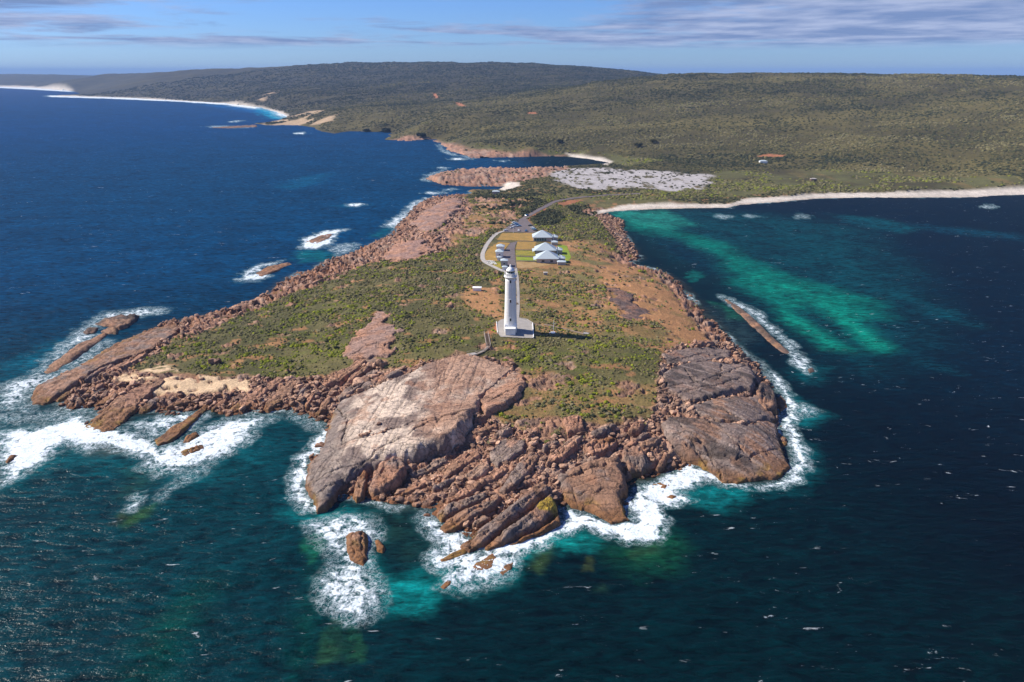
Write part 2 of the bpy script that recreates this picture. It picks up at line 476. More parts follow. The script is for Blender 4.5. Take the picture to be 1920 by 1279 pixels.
Z['limestone'] = [(1035,322),(1060,315),(1120,314),(1180,318),(1250,322),(1340,330),(1320,338),(1335,345),(1310,354),(1240,355),(1180,352),(1120,358),(1060,350),(1040,338)]
Z['green_flat'] = [(820,262),(880,268),(960,280),(1060,282),(1130,285),(1250,300),(1180,312),(1150,306),(1110,296),(1060,290),(960,292),(880,282),(835,272)]
Z['green_flat2'] = [(1340,320),(1500,318),(1900,330),(1950,350),(1700,352),(1500,356),(1400,366),(1250,374),(1100,378),(1060,365),(1200,358),(1330,350)]
Z['redsoil'] = [(1043,383),(1067,375),(1092,375),(1083,381),(1057,387)]
Z['redsoil2'] = [(984,414),(1000,402),(1023,389),(1027,391),(1005,404),(992,416),(996,422)]
Z['redsoil3'] = [(1420,292),(1440,288),(1475,290),(1470,294),(1430,295)]
Z['redsoil5'] = [(812,176),(820,177),(823,184),(816,184)]
Z['redsoil6'] = [(848,192),(862,194),(875,199),(862,198.5)]
Z['redsoil7'] = [(988,211),(1004,210),(1010,213),(992,214)]
Z['redsoil4'] = [(916,612),(930,604),(931,626),(922,628),(914,622)]
Z['lawn_flat'] = [(905,505),(898,480),(915,455),(940,430),(980,410),(1000,415),(1012,434),(1060,455),(1075,485),(1060,500),(1000,506),(968,506)]
Z['platform_flat'] = [(926,600),(945,594),(990,594),(1006,604),(1008,640),(930,640)]
ZW = {k: wpoly(v) for k, v in Z.items()}

def zone(name, x, y, soft):
    soft = np.asarray(soft, float)
    s = float(np.max(soft))
    d = sdist_box(ZW[name], x, y, s * 1.5 + 1)
    return sstep(-1.0, 1.0, d / soft)

def strata(x, y):
    """coordinates along and across the jointing of the granite"""
    k = sstep(-60.0, -190.0, x)
    ang = np.radians(41 + 34 * k)
    return x * np.cos(ang) + y * np.sin(ang), -x * np.sin(ang) + y * np.cos(ang)

C_HEATH = np.array((0.075, 0.070, 0.024)); C_HEATH2 = np.array((0.135, 0.115, 0.042)); C_DRY = np.array((0.235, 0.150, 0.055))
C_SOIL = np.array((0.40, 0.20, 0.085)); C_GRAN = np.array((0.33, 0.18, 0.118)); C_GRAND = np.array((0.115, 0.083, 0.070)); C_SAND = np.array((0.62, 0.44, 0.27))
C_BEACH = np.array((0.60, 0.53, 0.45)); C_LIME = np.array((0.40, 0.37, 0.36)); C_RED = np.array((0.34, 0.135, 0.06)); C_WET = np.array((0.16, 0.062, 0.022))
C_BRIGHT = np.array((0.110, 0.125, 0.018)); C_HILL = np.array((0.060, 0.050, 0.017)); C_HILL2 = np.array((0.108, 0.088, 0.028)); C_FLATG = np.array((0.105, 0.105, 0.035))

def lerp(a, b, t):
    return a + (b - a) * t[:, None]

def terrain(x, y, want_col=True):
    """height, colour, rockiness and class of the ground at world points (1-D arrays)"""
    r = np.hypot(x, y)
    sdl = land_sd(x, y)
    z0 = zs_raw(x, y).astype(np.float64)
    n1 = fbm(x / 9.0, y / 9.0, 4, 3); n2 = fbm(x / 40.0, y / 40.0, 4, 5); n3 = fbm(x / 2.6, y / 2.6, 3, 9)
    wx = x + n1 * 3.5 + n3 * 1.2; wy = y + fbm(x / 9.0 + 31, y / 9.0, 4, 13) * 3.5
    near = sstep(1150, 950, r)
    soft = np.clip(r / 220.0, 1.2, 30)
    # rock: the shore band and the outlined bare ground
    band = np.where(x < 0, 15.0, 17.0) + n2 * 9.0
    rock = sstep(band + 3, band - 3, sdl) * sstep(900, 800, r)
    for nm in ('rock_front', 'rock_left', 'rock_west', 'rock_east'):
        rock = np.maximum(rock, zone(nm, wx, wy, soft))
    for nm in ('rock_point', 'rock_far'):
        rock = np.maximum(rock, zone(nm, wx, wy, soft * 2))
    pr = fbm(x / 13.0 + 3, y / 8.0, 4, 215)
    inl = sstep(8, 20, sdl) * sstep(800, 700, r)
    rock = np.maximum(rock, inl * sstep(0.40, 0.55, pr) * 0.9)
    rock = np.maximum(rock, zone('dry_front', wx, wy, soft * 2) * sstep(0.12, 0.32, pr) * 0.9)
    rock = np.maximum(rock, zone('dry_nw', wx, wy, soft * 2) * sstep(0.05, 0.25, fbm(x / 30.0, y / 18.0, 4, 217)) * 0.9)
    sands = {}
    for nm in Z:
        if nm.startswith('sand'):
            s = soft * (1.0 if r.min() < 500 else 1.0)
            sands[nm] = zone(nm, wx, wy, s * (0.8 if nm == 'sand_left' else 1.0))
    sand = np.max(np.stack(list(sands.values())), 0)
    patch = np.maximum(fbm(x / 5.0, y / 3.4, 3, 201), fbm(x / 11.0, y / 7.0, 3, 203))
    sand_left = sands['sand_left'] * sstep(0.42, 0.22, patch)
    sand = np.where(sands['sand_left'] > 0, sand_left, sand)
    for nm in ('sand_dune', 'sand_dune2'):
        sand = np.where(sands[nm] > 0, sands[nm] * sstep(0.15, -0.1, fbm(x / 60.0, y / 60.0, 4, 219)), sand)
    rock = rock * (1 - sand)
    lime = zone('limestone', wx + n2 * 16, wy + fbm(x / 40.0 + 8, y / 40.0, 4, 15) * 22, soft * 1.3)
    flat = np.maximum(zone('lawn_flat', x, y, np.full(x.shape, 3.0)), zone('platform_flat', x, y, np.full(x.shape, 2.0)))
    rock = rock * (1 - flat) * (1 - lime)
    # height
    edge = np.where(sand > 0.5, np.clip(sdl, 0, 30) * 0.07, np.clip(sdl, 0, 6) * 0.2 + 0.25)
    zl = np.maximum(z0, 0.0) * sstep(0, 9, sdl) + edge * (1 - sstep(3, 14, sdl))
    zl = np.maximum(zl, np.minimum(edge, 0.9))
    flats = np.max(np.stack([sands[k] for k in ('sand_farbeach', 'sand_farbeach2', 'sand_beach', 'sand_bay')]), 0)
    zl = zl * (1 - flats) + np.minimum(zl, edge + 1.0) * flats
    a, b = strata(x, y)
    f1, f2, cr = worley(a / 5.5 + n1 * 0.35, b / 2.3, 61)
    g1, g2, cr2 = worley(a / 2.0, b / 1.2 + n3 * 0.3, 63)
    blocks = (cr - 0.45) * 1.9 - 1.0 * sstep(0.22, 0.0, f2 - f1) + (cr2 - 0.5) * 0.8 - 0.45 * sstep(0.25, 0.0, g2 - g1) + n2 * 0.8
    hillr = fbm(x / 160.0, y / 160.0, 5, 71, 0.55)
    rel = rock * blocks * 0.85 * np.clip(r / 220, 1, 2.2) * sstep(-1.0, 2.5, sdl)
    rel = rel + (1 - rock) * (1 - flat) * (1 - sand) * near * (n1 * 0.35 + n2 * 0.7 + n3 * 0.12)
    farz = sstep(1000, 1500, r) * (1 - sand) * sstep(5, 90, sdl)
    rel = rel + farz * (hillr * np.clip(r / 420.0, 3, 11) + fbm(x / 45.0, y / 45.0, 3, 73) * 2.2)
    # gullies in the far sea cliffs
    gul = np.abs(fbm(x / 110.0, y / 300.0, 3, 75))
    rel = rel - farz * sstep(3200, 3600, r) * sstep(900, 200, sdl) * sstep(0.35, 0.0, gul) * 0 * sstep(0, 120, sdl)
    rel = rel + lime * (f1 - 0.4) * 0.35
    sm = slab_mask(x, y) * (r < 900)
    h = zl + rel * (1 - sm) - 0.7 * sm
    under = -0.5 - np.minimum(np.abs(sdl) * 0.35, 7) + rock * np.clip(blocks, -1, 1.2) * 0.5 * sstep(-6, 0, sdl)
    h = np.where(sdl > 0, h, under)
    if not want_col:
        return h, sdl, rock
    # colour
    m = fbm(x / 22.0, y / 22.0, 4, 81); m2 = fbm(x / 70.0, y / 70.0, 4, 83)
    c = lerp(np.broadcast_to(C_HEATH, (len(x), 3)), C_HEATH2, sstep(-0.5, 0.6, m))
    dry = np.zeros(len(x))
    for nm, k in (('dry_east', 0.8), ('dry_north', 0.95), ('dry_front', 0.45), ('dry_nw', 0.75)):
        dry = np.maximum(dry, zone(nm, wx, wy, soft * 2) * k)
    dcol = lerp(np.broadcast_to(C_DRY, (len(x), 3)), C_HEATH2 * 1.2, sstep(-0.15, 0.45, fbm(x / 14.0, y / 10.0, 4, 87)))
    dcol = lerp(dcol, C_SOIL, sstep(-0.05, 0.3, fbm(x / 12.0, y / 12.0, 4, 89)) * 0.85)
    c = lerp(c, 0, dry) + dcol * dry[:, None]
    c = lerp(c, C_SOIL * 0.8, sstep(0.28, 0.42, fbm(x / 11.0 + 7, y / 8.0, 4, 221)) * near * 0.8)
    soil = np.maximum(zone('soil_east', wx, wy, soft * 2), zone('soil_west', wx, wy, soft * 2)) * sstep(-0.45, 0.1, m + n1 * 0.5)
    c = lerp(c, C_SOIL, soil * 0.9)
    rim = rock * (1 - rock) * 4
    c = lerp(c, C_SOIL * 0.9, np.clip(rim, 0, 1) * 0.5 * near)
    br = np.max(np.stack([zone(k, wx, wy, soft * 3) for k in ('bright', 'bright2', 'bright3')]), 0) * sstep(0.0, 0.4, fbm(x / 8.0, y / 5.0, 3, 91))
    c = lerp(c, C_BRIGHT, br * 0.5 * (1 - rock))
    # hills and flats
    hk = sstep(900, 1100, r)
    hc = lerp(np.broadcast_to(C_HILL, (len(x), 3)), C_HILL2, sstep(-0.35, 0.55, hillr * 0.7 + m2 * 0.6))
    str_ = fbm(x / 260.0, y / 60.0, 4, 93)
    hc = hc * (1 + 0.3 * str_)[:, None]
    hc = hc * (1 - 0.55 * sstep(2100, 3600, r))[:, None]      # taller, darker forest on the far ridge
    c = lerp(c, 0, hk) + hc * hk[:, None]
    gf = np.maximum(zone('green_flat', wx, wy, soft * 2), zone('green_flat2', wx, wy, soft * 2)) * sstep(-0.6, 0.3, m2 + m * 0.5)
    c = lerp(c, C_FLATG, gf * 0.8)
    tracks = fbm(x / 30.0, y / 120.0, 3, 95)
    c = lerp(c, C_DRY * 0.8, gf * sstep(0.25, 0.5, tracks) * 0.6)
    lm = lime * sstep(-0.42, -0.1, fbm(x / 13.0, y / 26.0, 5, 97, 0.65))
    c = lerp(c, C_LIME, lm)
    # granite: pink on the land, dark crevices are left to the light, iron-brown where waves reach
    g = lerp(np.broadcast_to(C_GRAN, (len(x), 3)), C_GRAND, sstep(-0.1, 0.5, fbm(x / 7.0 + 5, y / 7.0, 4, 99)) * 0.75)
    g = lerp(g, np.array((0.33, 0.235, 0.18)), sstep(0.1, 0.5, fbm(x / 17.0, y / 12.0, 4, 101)) * 0.7)
    g = g * (0.78 + 0.44 * cr)[:, None]
    g = lerp(g, C_WET, sstep(2.2, 0.6, h + n1 * 0.8) * 0.85 * near)
    # lichen and low plants in the gaps further from the sea
    veg = sstep(0.05, 0.45, m + n1 * 0.3) * sstep(14, 34, sdl) * 0.0
    c = lerp(c, 0, rock) + lerp(g, C_HEATH2, veg) * rock[:, None]
    for nm in ('redsoil', 'redsoil2', 'redsoil3', 'redsoil4', 'redsoil5', 'redsoil6', 'redsoil7'):
        c = lerp(c, C_RED, zone(nm, wx, wy, np.full(x.shape, 2.0 if nm in ('redsoil', 'redsoil2', 'redsoil4') else 4.0)))
    c = lerp(c, 0, sand) + np.where(((sands['sand_left'] > 0) | (sands['sand_dune'] > 0) | (sands['sand_dune2'] > 0))[:, None], C_SAND * np.where(sands['sand_left'] > 0, 1.0, 0.62)[:, None], C_BEACH * (1 - 0.12 * sstep(0.0, 0.5, m2))[:, None]) * sand[:, None]
    wetsand = sand * sstep(5, 0, sdl) * near
    c = lerp(c, C_SAND * 0.55, wetsand * 0.6)
    c = np.clip(c * (1 + 0.16 * n3)[:, None], 0.004, 0.9)
    return h, sdl, rock, c, sand, lime

# ------------------------------------------------------------------ large granite outcrops, traced (pixel, pixel, thickness in metres)
PALE = (0.66, 0.52, 0.41); PINK = (0.42, 0.225, 0.145); GREY = (0.245, 0.178, 0.148); BROWN = (0.33, 0.186, 0.118); DARK = (0.12, 0.090, 0.078); RUST = (0.26, 0.115, 0.05)
OUT = [
 dict(n='granite_slab', l='huge pale smooth granite slab with vertical runnels sloping down to the surf', pts=[(596,952,2.5),(570,905,2.5),(576,865,2.5),(598,850,2),(612,810,1.8),(625,770,1.5),(640,748,1.4),(690,730,1),(760,700,.8),(830,672,.6),(880,662,.5),(930,678,.6),(958,692,.7),(936,712,.8),(902,742,1.2),(895,762,3),(880,782,6),(868,800,7.5),(840,818,8),(790,836,8),(760,845,7),(745,852,5),(700,868,4),(665,888,4),(640,906,4),(622,928,3.5),(610,946,3)], col=PALE, col2=GREY, flute=(3.4,.22), fdir='x', crack=[[(628,748),(650,790),(640,830)],[(650,905),(700,860),(750,838),(800,812),(870,785),(930,765)],[(640,835),(700,825),(760,810),(850,795),(900,780)],[(596,905),(660,880),(720,868)],[(600,930),(640,912)]], big=1),
 dict(n='granite_slab', l='salmon pink granite lobe at the upper right end of the pale slab', pts=[(908,769,3),(900,748,1.2),(918,724,.8),(942,709,.8),(962,697,.7),(977,699,1),(987,715,2.2),(973,738,3),(950,753,3.2),(926,764,3.4)], col=(0.44,0.25,0.165), col2=(0.40,0.29,0.22), flute=(3,.3), crack=[[(905,755),(940,742),(980,722)]], big=1),
 dict(n='granite_slab', l='pink granite block split by a crack under the lower edge of the pale slab', pts=[(692,908,4),(697,880,4.5),(712,862,5),(735,852,5),(755,852,5),(762,872,5),(752,893,5),(722,910,4.5),(700,914,4)], col=PINK, col2=GREY, joint=(5,.6)),
 dict(n='granite_block', l='tall narrow granite block beside the cracked pink block above the surf', pts=[(660,924,2.5),(668,895,3),(682,876,3),(690,880,3),(686,905,3),(682,928,2.5),(668,934,2)], col=BROWN, col2=RUST, joint=(4,.5)),
 dict(n='granite_slab', l='broad grey granite dome at the waterline below the eastern rock terraces', pts=[(1240,786,2.5),(1257,779,1.6),(1304,782,1.2),(1351,791,1.1),(1398,797,1.2),(1438,786,1.5),(1458,794,2.5),(1463,831,2),(1480,874,1.2),(1460,893,1),(1382,904,1),(1356,902,1),(1329,876,2),(1291,848,3.2),(1260,826,3.6),(1245,803,3.2)], col=GREY, col2=BROWN, flute=(7,.2), stripe=1, crack=[[(1257,790),(1330,850),(1360,900)],[(1330,790),(1400,850),(1440,880)],[(1300,835),(1345,885)],[(1290,838),(1380,862),(1460,845)]], big=1),
 dict(n='granite_slab', l='grey striped granite terrace between the lower dome and the sand pocket', pts=[(1296,760,1),(1329,749,1),(1398,743,1.2),(1422,738,1.4),(1448,760,2),(1456,785,2),(1400,793,1.2),(1351,787,.9),(1310,773,.9)], col=GREY, col2=BROWN, flute=(7,.18), stripe=1, crack=[[(1330,755),(1400,790)],[(1370,748),(1430,780)]], big=1),
 dict(n='granite_slab', l='long dark grey granite terrace with parallel cracks on the eastern shore', pts=[(1243,699,1),(1273,682,1),(1335,676,1.6),(1363,681,1.6),(1392,678,3.2),(1416,694,4),(1424,710,4),(1412,728,3.2),(1395,726,2.6),(1367,732,2.2),(1320,747,1.6),(1288,748,1.1),(1251,730,1)], col=GREY, col2=DARK, flute=(9,.2), stripe=1, crack=[[(1250,722),(1310,716),(1370,698),(1400,690)],[(1265,738),(1330,725),(1390,712)],[(1285,690),(1310,720)],[(1355,682),(1345,715)]], big=1),
 dict(n='granite_outcrop', l='dark rounded granite knob over the surf at the eastern end', pts=[(1426,712,3),(1442,717,4),(1456,735,4.2),(1460,763,4),(1440,768,3),(1421,753,2),(1419,730,3)], col=DARK, col2=BROWN, flute=(4,.3)),
 dict(n='granite_slab', l='flat dark granite pavement at the top of the eastern rock terraces', pts=[(1240,662,.6),(1288,653,.7),(1335,650,.9),(1371,658,1.1),(1368,670,1),(1304,680,.6),(1257,683,.6)], col=GREY, col2=DARK, flute=(6,.2), crack=[[(1260,672),(1320,662),(1365,668)]]),
 dict(n='granite_ridge', l='longest grey granite ridge running down to the point, largest of the front ridges', pts=[(862,1022,1.2),(900,985,3),(960,938,4),(1000,904,4),(1022,892,4),(1031,912,4),(1000,940,4),(950,975,4),(920,1008,2.6),(880,1032,1.2)], col=GREY, col2=BROWN, joint=(7,.35), crack=[[(880,1015),(950,960),(1020,905)]]),
 dict(n='granite_ridge', l='granite ridge with a yellow lichen patch at its upper end above the surf', pts=[(905,1022,1.6),(950,985,3.6),(990,956,4),(1008,938,4.2),(1036,916,5),(1047,946,4.6),(1020,974,4),(980,994,3.2),(940,1015,2.6),(915,1028,1.5)], col=GREY, col2=BROWN, joint=(8,.4), lichen=(1024,940,5)),
 dict(n='granite_ridge', l='rust brown granite ledge along the waterline below the lichen ridge', pts=[(930,1028,1),(985,1000,2.4),(1030,976,2.8),(1049,955,3.4),(1052,976,2),(1010,1001,1.6),(960,1022,.8)], col=RUST, col2=BROWN, joint=(5,.3)),
 dict(n='granite_ridge', l='rounded granite ridge left of the longest front ridge', pts=[(822,985,1.6),(856,958,2.6),(881,945,3.4),(931,928,2.6),(944,926,2),(931,941,3),(894,960,3),(852,990,2),(836,996,1.3)], col=BROWN, col2=GREY, joint=(5,.5)),
 dict(n='granite_ridge', l='blocky jointed granite ridge, westernmost of the front ridges', pts=[(818,960,1.8),(847,937,2.8),(879,928,2.8),(913,917,2),(915,927,2),(881,941,2.8),(847,958,2.8),(826,973,1.8)], col=GREY, col2=BROWN, joint=(2.6,.75)),
 dict(n='granite_ridge', l='short jointed granite rib just above the westernmost front ridge', pts=[(872,914,1.8),(909,890,2.6),(912,901,2.6),(880,922,1.8)], col=PINK, col2=BROWN, joint=(2.4,.8)),
 dict(n='granite_ridge', l='pale pink granite rib in the middle of the front rubble', pts=[(870,890,1.6),(893,872,2.4),(916,858,2.8),(921,875,2.8),(905,889,2.2),(880,897,1.6)], col=(0.42,0.27,0.19), col2=PINK, joint=(6,.4)),
 dict(n='granite_ridge', l='long low granite rib below the shaded edge of the pale slab', pts=[(826,881,1.3),(862,851,1.8),(898,840,1.9),(902,850,1.9),(866,873,1.8),(841,892,1.3)], col=PINK, col2=BROWN, joint=(3.2,.6)),
 dict(n='granite_slab', l='flat pale granite slab below the dry grass patch in the rubble', pts=[(918,846,.9),(943,822,.9),(988,823,.9),(982,840,1.2),(957,860,1.3),(931,874,1.3),(920,860,1.3)], col=(0.40,0.30,0.235), col2=GREY, joint=(9,.3)),
 dict(n='granite_headwall', l='big rounded granite buttress with a rust foot in the middle of the front', pts=[(1044,886,3),(1085,866,3),(1130,852,3.4),(1160,846,4),(1168,862,4),(1177,900,4.6),(1177,918,3.6),(1162,924,3.6),(1168,945,2),(1180,972,1),(1148,979,1),(1101,954,1.4),(1069,948,1.4),(1060,928,2.8),(1051,902,3.6)], col=BROWN, col2=GREY, joint=(14,.4), crack=[[(1050,905),(1100,885),(1165,872)],[(1062,930),(1110,925),(1160,922)],[(1085,870),(1095,890)]], big=1),
 dict(n='granite_block', l='grey capped granite block between the buttress and the boulder chute', pts=[(1166,839,2.8),(1191,832,2.8),(1210,843,2.8),(1219,868,2.2),(1204,882,2.2),(1179,876,2.6)], col=GREY, col2=BROWN, joint=(4,.4)),
 dict(n='granite_ridge', l='row of broken orange pink granite blocks above the buttress', pts=[(1092,832,1.8),(1120,822,2.4),(1148,815,2.6),(1161,821,2.8),(1148,835,2.6),(1112,848,1.8)], col=PINK, col2=RUST, joint=(2.4,.9)),
 dict(n='granite_block', l='cracked salmon granite block standing in the shrubs above the front rubble', pts=[(1057,783,1.6),(1075,776,2.2),(1091,776,2.2),(1096,800,2),(1064,810,1.6)], col=(0.40,0.20,0.125), col2=PINK, joint=(6,.5)),
 dict(n='granite_slab', l='pink granite hump among the shrubs west of the lighthouse', thin=1, pts=[(649,671,.35),(662,640,.9),(690,602,.8),(715,577,.5),(732,600,.6),(742,640,.9),(756,660,.5),(720,680,.5),(690,674,.6)], col=(0.36,0.225,0.175), col2=PINK, flute=(4,.22), crack=[[(660,660),(700,640),(735,650)]], big=1),
 dict(n='granite_slab', l='reddish granite hump at the top of the western shore', thin=1, pts=[(715,480,.4),(735,460,1),(765,450,1.2),(800,448,1),(805,470,.9),(780,486,.6),(740,490,.4)], col=(0.32,0.19,0.15), col2=PINK, flute=(5,.3), res=1.1),
 dict(n='granite_slab', l='dark bare rock strip on the dry slope east of the lighthouse', thin=1, pts=[(1136,536,.3),(1158,540,.4),(1186,552,.4),(1200,575,.4),(1210,585,.3),(1184,600,.3),(1172,596,.4),(1152,566,.4)], col=(0.135,0.092,0.080), col2=(0.24,0.14,0.10), flute=(3,.08), res=.9),
 dict(n='granite_slab', l='pink granite hump on the shore north west of the car park', thin=1, pts=[(775,420,.6),(800,392,2),(840,375,2.6),(870,372,1.8),(860,395,2),(830,420,1.4),(800,438,.6)], col=(0.31,0.195,0.155), col2=PINK, flute=(8,.4), res=1.6),
 dict(n='granite_ridge', l='long whaleback ridge forming the western rim of the left rock shelf', pts=[(54,745,1.2),(68,722,1.8),(133,694,1.8),(207,648,1.8),(267,621,1.8),(333,604,1),(330,622,1.3),(283,652,1.6),(233,670,1.7),(187,687,1.7),(127,727,1.8),(84,757,1.3),(61,757,1)], col=BROWN, col2=GREY, joint=(11,.35), flute=(3,.2), res=.8),
 dict(n='granite_ridge', l='brown granite tongue reaching into the breakers below the sand patch', pts=[(155,800,.8),(187,773,1.6),(213,748,1.8),(253,727,1.8),(300,704,1.1),(311,710,1.1),(273,741,1.4),(247,773,1.6),(214,803,1.2),(187,811,.8)], col=BROWN, col2=PINK, joint=(6,.4), flute=(3,.3)),
 dict(n='granite_ridge', l='narrow granite finger pointing into the surf below the left rubble', pts=[(288,822,.8),(333,793,1.4),(383,757,1.4),(394,758,.9),(354,797,1.4),(320,824,1.1),(297,834,.8)], col=BROWN, col2=RUST, joint=(8,.3)),
 dict(n='sea_rock', l='upright brown rock in the surf right of the narrow granite finger', sea=1, pts=[(340,828,.8),(346,815,1.6),(368,804,1.6),(373,812,1.3),(356,828,.9)], col=RUST, col2=BROWN, joint=(3,.3)),
 dict(n='sea_rock', l='broken low brown rocks in the foam in front of the narrow finger', sea=1, pts=[(332,853,.7),(340,840,1.2),(360,835,1.3),(380,829,1.2),(386,837,1),(367,845,1.1),(346,856,.7)], col=RUST, col2=BROWN, joint=(2.2,.9)),
 dict(n='sea_rock', l='lone dark rock in the white water at the left edge', sea=1, pts=[(8,864,.6),(18,851,1.2),(33,849,1),(27,858,.8),(14,866,.6)], col=DARK, col2=BROWN),
 dict(n='rock_islet', l='highest dark rock islet off the western tip', sea=1, pts=[(173,606,1),(195,592,2.6),(235,587,4),(262,587,1.6),(252,598,2.6),(239,606,3),(222,611,3),(205,607,2.4)], col=DARK, col2=BROWN, joint=(5,.6), res=.8),
 dict(n='rock_islet', l='flat topped rock just below the highest dark islet', sea=1, pts=[(187,618,1),(205,610,2),(222,612,2),(218,621,1.8),(200,623,1.2)], col=BROWN, col2=DARK, joint=(6,.4)),
 dict(n='rock_islet', l='small lumpy black rock at the western edge of the islets', sea=1, pts=[(151,621,.8),(163,611,2.2),(184,611,1.4),(178,621,1.2),(160,625,.8)], col=DARK, col2=DARK, joint=(3,.6)),
 dict(n='rock_islet', l='long smooth brown whaleback rock between two strips of surf', sea=1, pts=[(77,695,.8),(100,675,1.5),(140,645,2),(190,622,1.4),(205,622,.9),(190,636,1.3),(145,666,1.8),(110,691,1.3),(88,702,.8)], col=BROWN, col2=BROWN, flute=(4,.2), res=.8),
 dict(n='sea_rock', l='low reef rock in the larger foam patch off the western shore', sea=1, pts=[(572,452,.6),(598,441,1),(628,435,.8),(616,446,.9),(592,459,.7)], col=BROWN, col2=DARK, joint=(5,.5), res=1),
 dict(n='sea_rock', l='narrow reef rock in the smaller foam patch off the western shore', sea=1, pts=[(478,511,.6),(500,498,1.4),(540,490,1.1),(549,494,.8),(520,505,1.2),(490,517,.7)], col=BROWN, col2=RUST, joint=(4,.5), res=1),
 dict(n='rock_reef', l='long straight brown reef with surf along its seaward side east of the point', sea=1, pts=[(1352,557,.5),(1366,560,.8),(1390,574,1.1),(1420,599,1.2),(1450,629,1.2),(1480,655,1.1),(1488,665,.8),(1470,661,.9),(1440,638,1.1),(1405,605,1.1),(1381,583,.9),(1364,567,.6)], col=DARK, col2=BROWN, joint=(6,.4), res=.8),
 dict(n='sea_rock', l='small wave-washed rock beyond the end of the long reef', sea=1, pts=[(1512,690,.6),(1524,686,.9),(1530,695,.7),(1518,700,.6)], col=BROWN, col2=DARK, res=.6),
 dict(n='rock_islet', l='rust brown upright rock islet alone in the foam in front of the point', sea=1, pts=[(645,1003,1),(651,994,2.2),(660,990,2.8),(684,987,3),(691,1000,2.8),(689,1040,1.8),(681,1062,.9),(668,1052,1.2),(650,1042,1)], col=RUST, col2=BROWN, joint=(4.5,.6), crack=[[(662,990),(660,1040)],[(680,988),(682,1050)]], res=.35),
 dict(n='sea_rock', l='small ochre rock right of the rust brown islet', sea=1, pts=[(702,1010,.8),(712,1008,1.2),(723,1024,1),(718,1033,.8),(706,1030,.8)], col=(0.30,0.16,0.05), col2=RUST, res=.35),
 dict(n='sea_rock', l='wave-washed ledge just off the tip of the longest ridge', sea=1, pts=[(820,1048,.6),(850,1030,1),(872,1022,1),(878,1034,.9),(850,1046,.8),(828,1054,.6)], col=RUST, col2=BROWN, joint=(5,.3), res=.4),
 dict(n='sea_rock', l='outermost broad ledge awash off the point', sea=1, pts=[(865,1072,.6),(890,1050,1.1),(925,1030,1.3),(936,1042,1.1),(925,1062,1),(885,1080,.6)], col=RUST, col2=BROWN, joint=(6,.3), res=.4),
 dict(n='sea_rock', l='low brown rock at the foam edge right of the outermost ledge', sea=1, pts=[(932,1072,.6),(945,1056,.9),(965,1048,.9),(962,1064,.8),(942,1080,.6)], col=RUST, col2=BROWN, joint=(3,.5), res=.4),
 dict(n='sea_rock', l='half drowned rock left of the outermost ledge', sea=1, pts=[(822,1100,.4),(836,1086,.7),(850,1082,.7),(848,1096,.5),(832,1106,.4)], col=BROWN, col2=RUST, res=.4),
 dict(n='sea_rock', l='low brown rocks awash in the surf of the cove below the boulder chute', sea=1, pts=[(1215,905,.6),(1240,900,1),(1262,908,.9),(1250,918,.8),(1226,915,.6)], col=RUST, col2=BROWN, joint=(2.4,.9), res=.4),
 dict(n='sea_rock', l='small flat rock furthest out in the cove surf', sea=1, pts=[(1245,930,.5),(1258,924,.8),(1272,928,.7),(1262,936,.5)], col=RUST, col2=BROWN, res=.4),
 dict(n='sea_rock', l='rounded rust rock at the surf line right of the dark knob', sea=1, pts=[(1452,745,1),(1464,736,1.8),(1476,748,1.4),(1478,762,1),(1464,770,1)], col=RUST, col2=BROWN, res=.45),
 dict(n='sea_rock', l='rounded rust rock at the surf line right of the striped terrace', sea=1, pts=[(1456,822,1),(1464,812,1.6),(1476,818,1.4),(1480,832,1),(1466,838,1)], col=RUST, col2=BROWN, res=.45),
 dict(n='rock_reef', l='long low dark reef at the foot of the far dune', sea=1, pts=[(395,239,1.5),(430,236,2.5),(482,233.5,2.5),(482,237,2),(430,239.5,1.8)], col=DARK, col2=BROWN, joint=(20,.8), res=5),
]
# lesser ribs: tilted beds that break the rubble, following the jointing
rs_r = np.random.default_rng(5)
def add_ribs(zn, n, ang, len_r, wid_r, t_r, lab, cols):
    P = ZW[zn]; lo, hi = P.min(0), P.max(0); made = 0; tries = 0
    solid = [(ray_hit([q[0] for q in o_['pts']], [q[1] for q in o_['pts']], [q[2] for q in o_['pts']])) for o_ in OUT if 'pts' in o_ and not o_.get('sea')]
    solid += [o_['w'] for o_ in OUT if 'w' in o_]
    while made < n and tries < n * 60:
        tries += 1
        c = rs_r.uniform(lo, hi); a = math.radians(ang + rs_r.normal(0, 9)); L = rs_r.uniform(*len_r); Wd = rs_r.uniform(*wid_r)
        u = np.array((math.cos(a), math.sin(a))); v = np.array((-u[1], u[0]))
        k = [(-.5, -.2), (-.25, -.5), (.15, -.45), (.5, -.3), (.46, .35), (.1, .5), (-.3, .42), (-.52, .2)]
        w = np.array([c + u * L * p + v * Wd * q for p, q in k]) + rs_r.normal(0, .25, (8, 2))
        if sdist(P, c[:1], c[1:])[0] < 2: continue
        if (sdist_box(ZW['sand_left'], w[:, 0], w[:, 1], 9.0) > -2).any(): continue
        if any((sdist_box(q, w[:, 0], w[:, 1], 2.0) > -0.8).any() for q in solid): continue
        if (sdist(P, w[:, 0], w[:, 1]) < 0.5).any() or (sdist(coast, w[:, 0], w[:, 1]) < -1).any(): continue
        T = rs_r.uniform(*t_r) * rs_r.uniform(.75, 1.2, 8)
        OUT.append(dict(n='granite_rib', l=None, place=lab, w=w, T=T, col=cols[rs_r.integers(len(cols))], col2=cols[rs_r.integers(len(cols))], joint=(rs_r.uniform(2.2, 5), .6), cw=[]))
        solid.append(w); made += 1
add_ribs('rock_front', 22, 41, (20, 36), (4, 7.5), (1.4, 2.8), 'front', (PINK, BROWN, GREY, (0.44,0.29,0.21)))
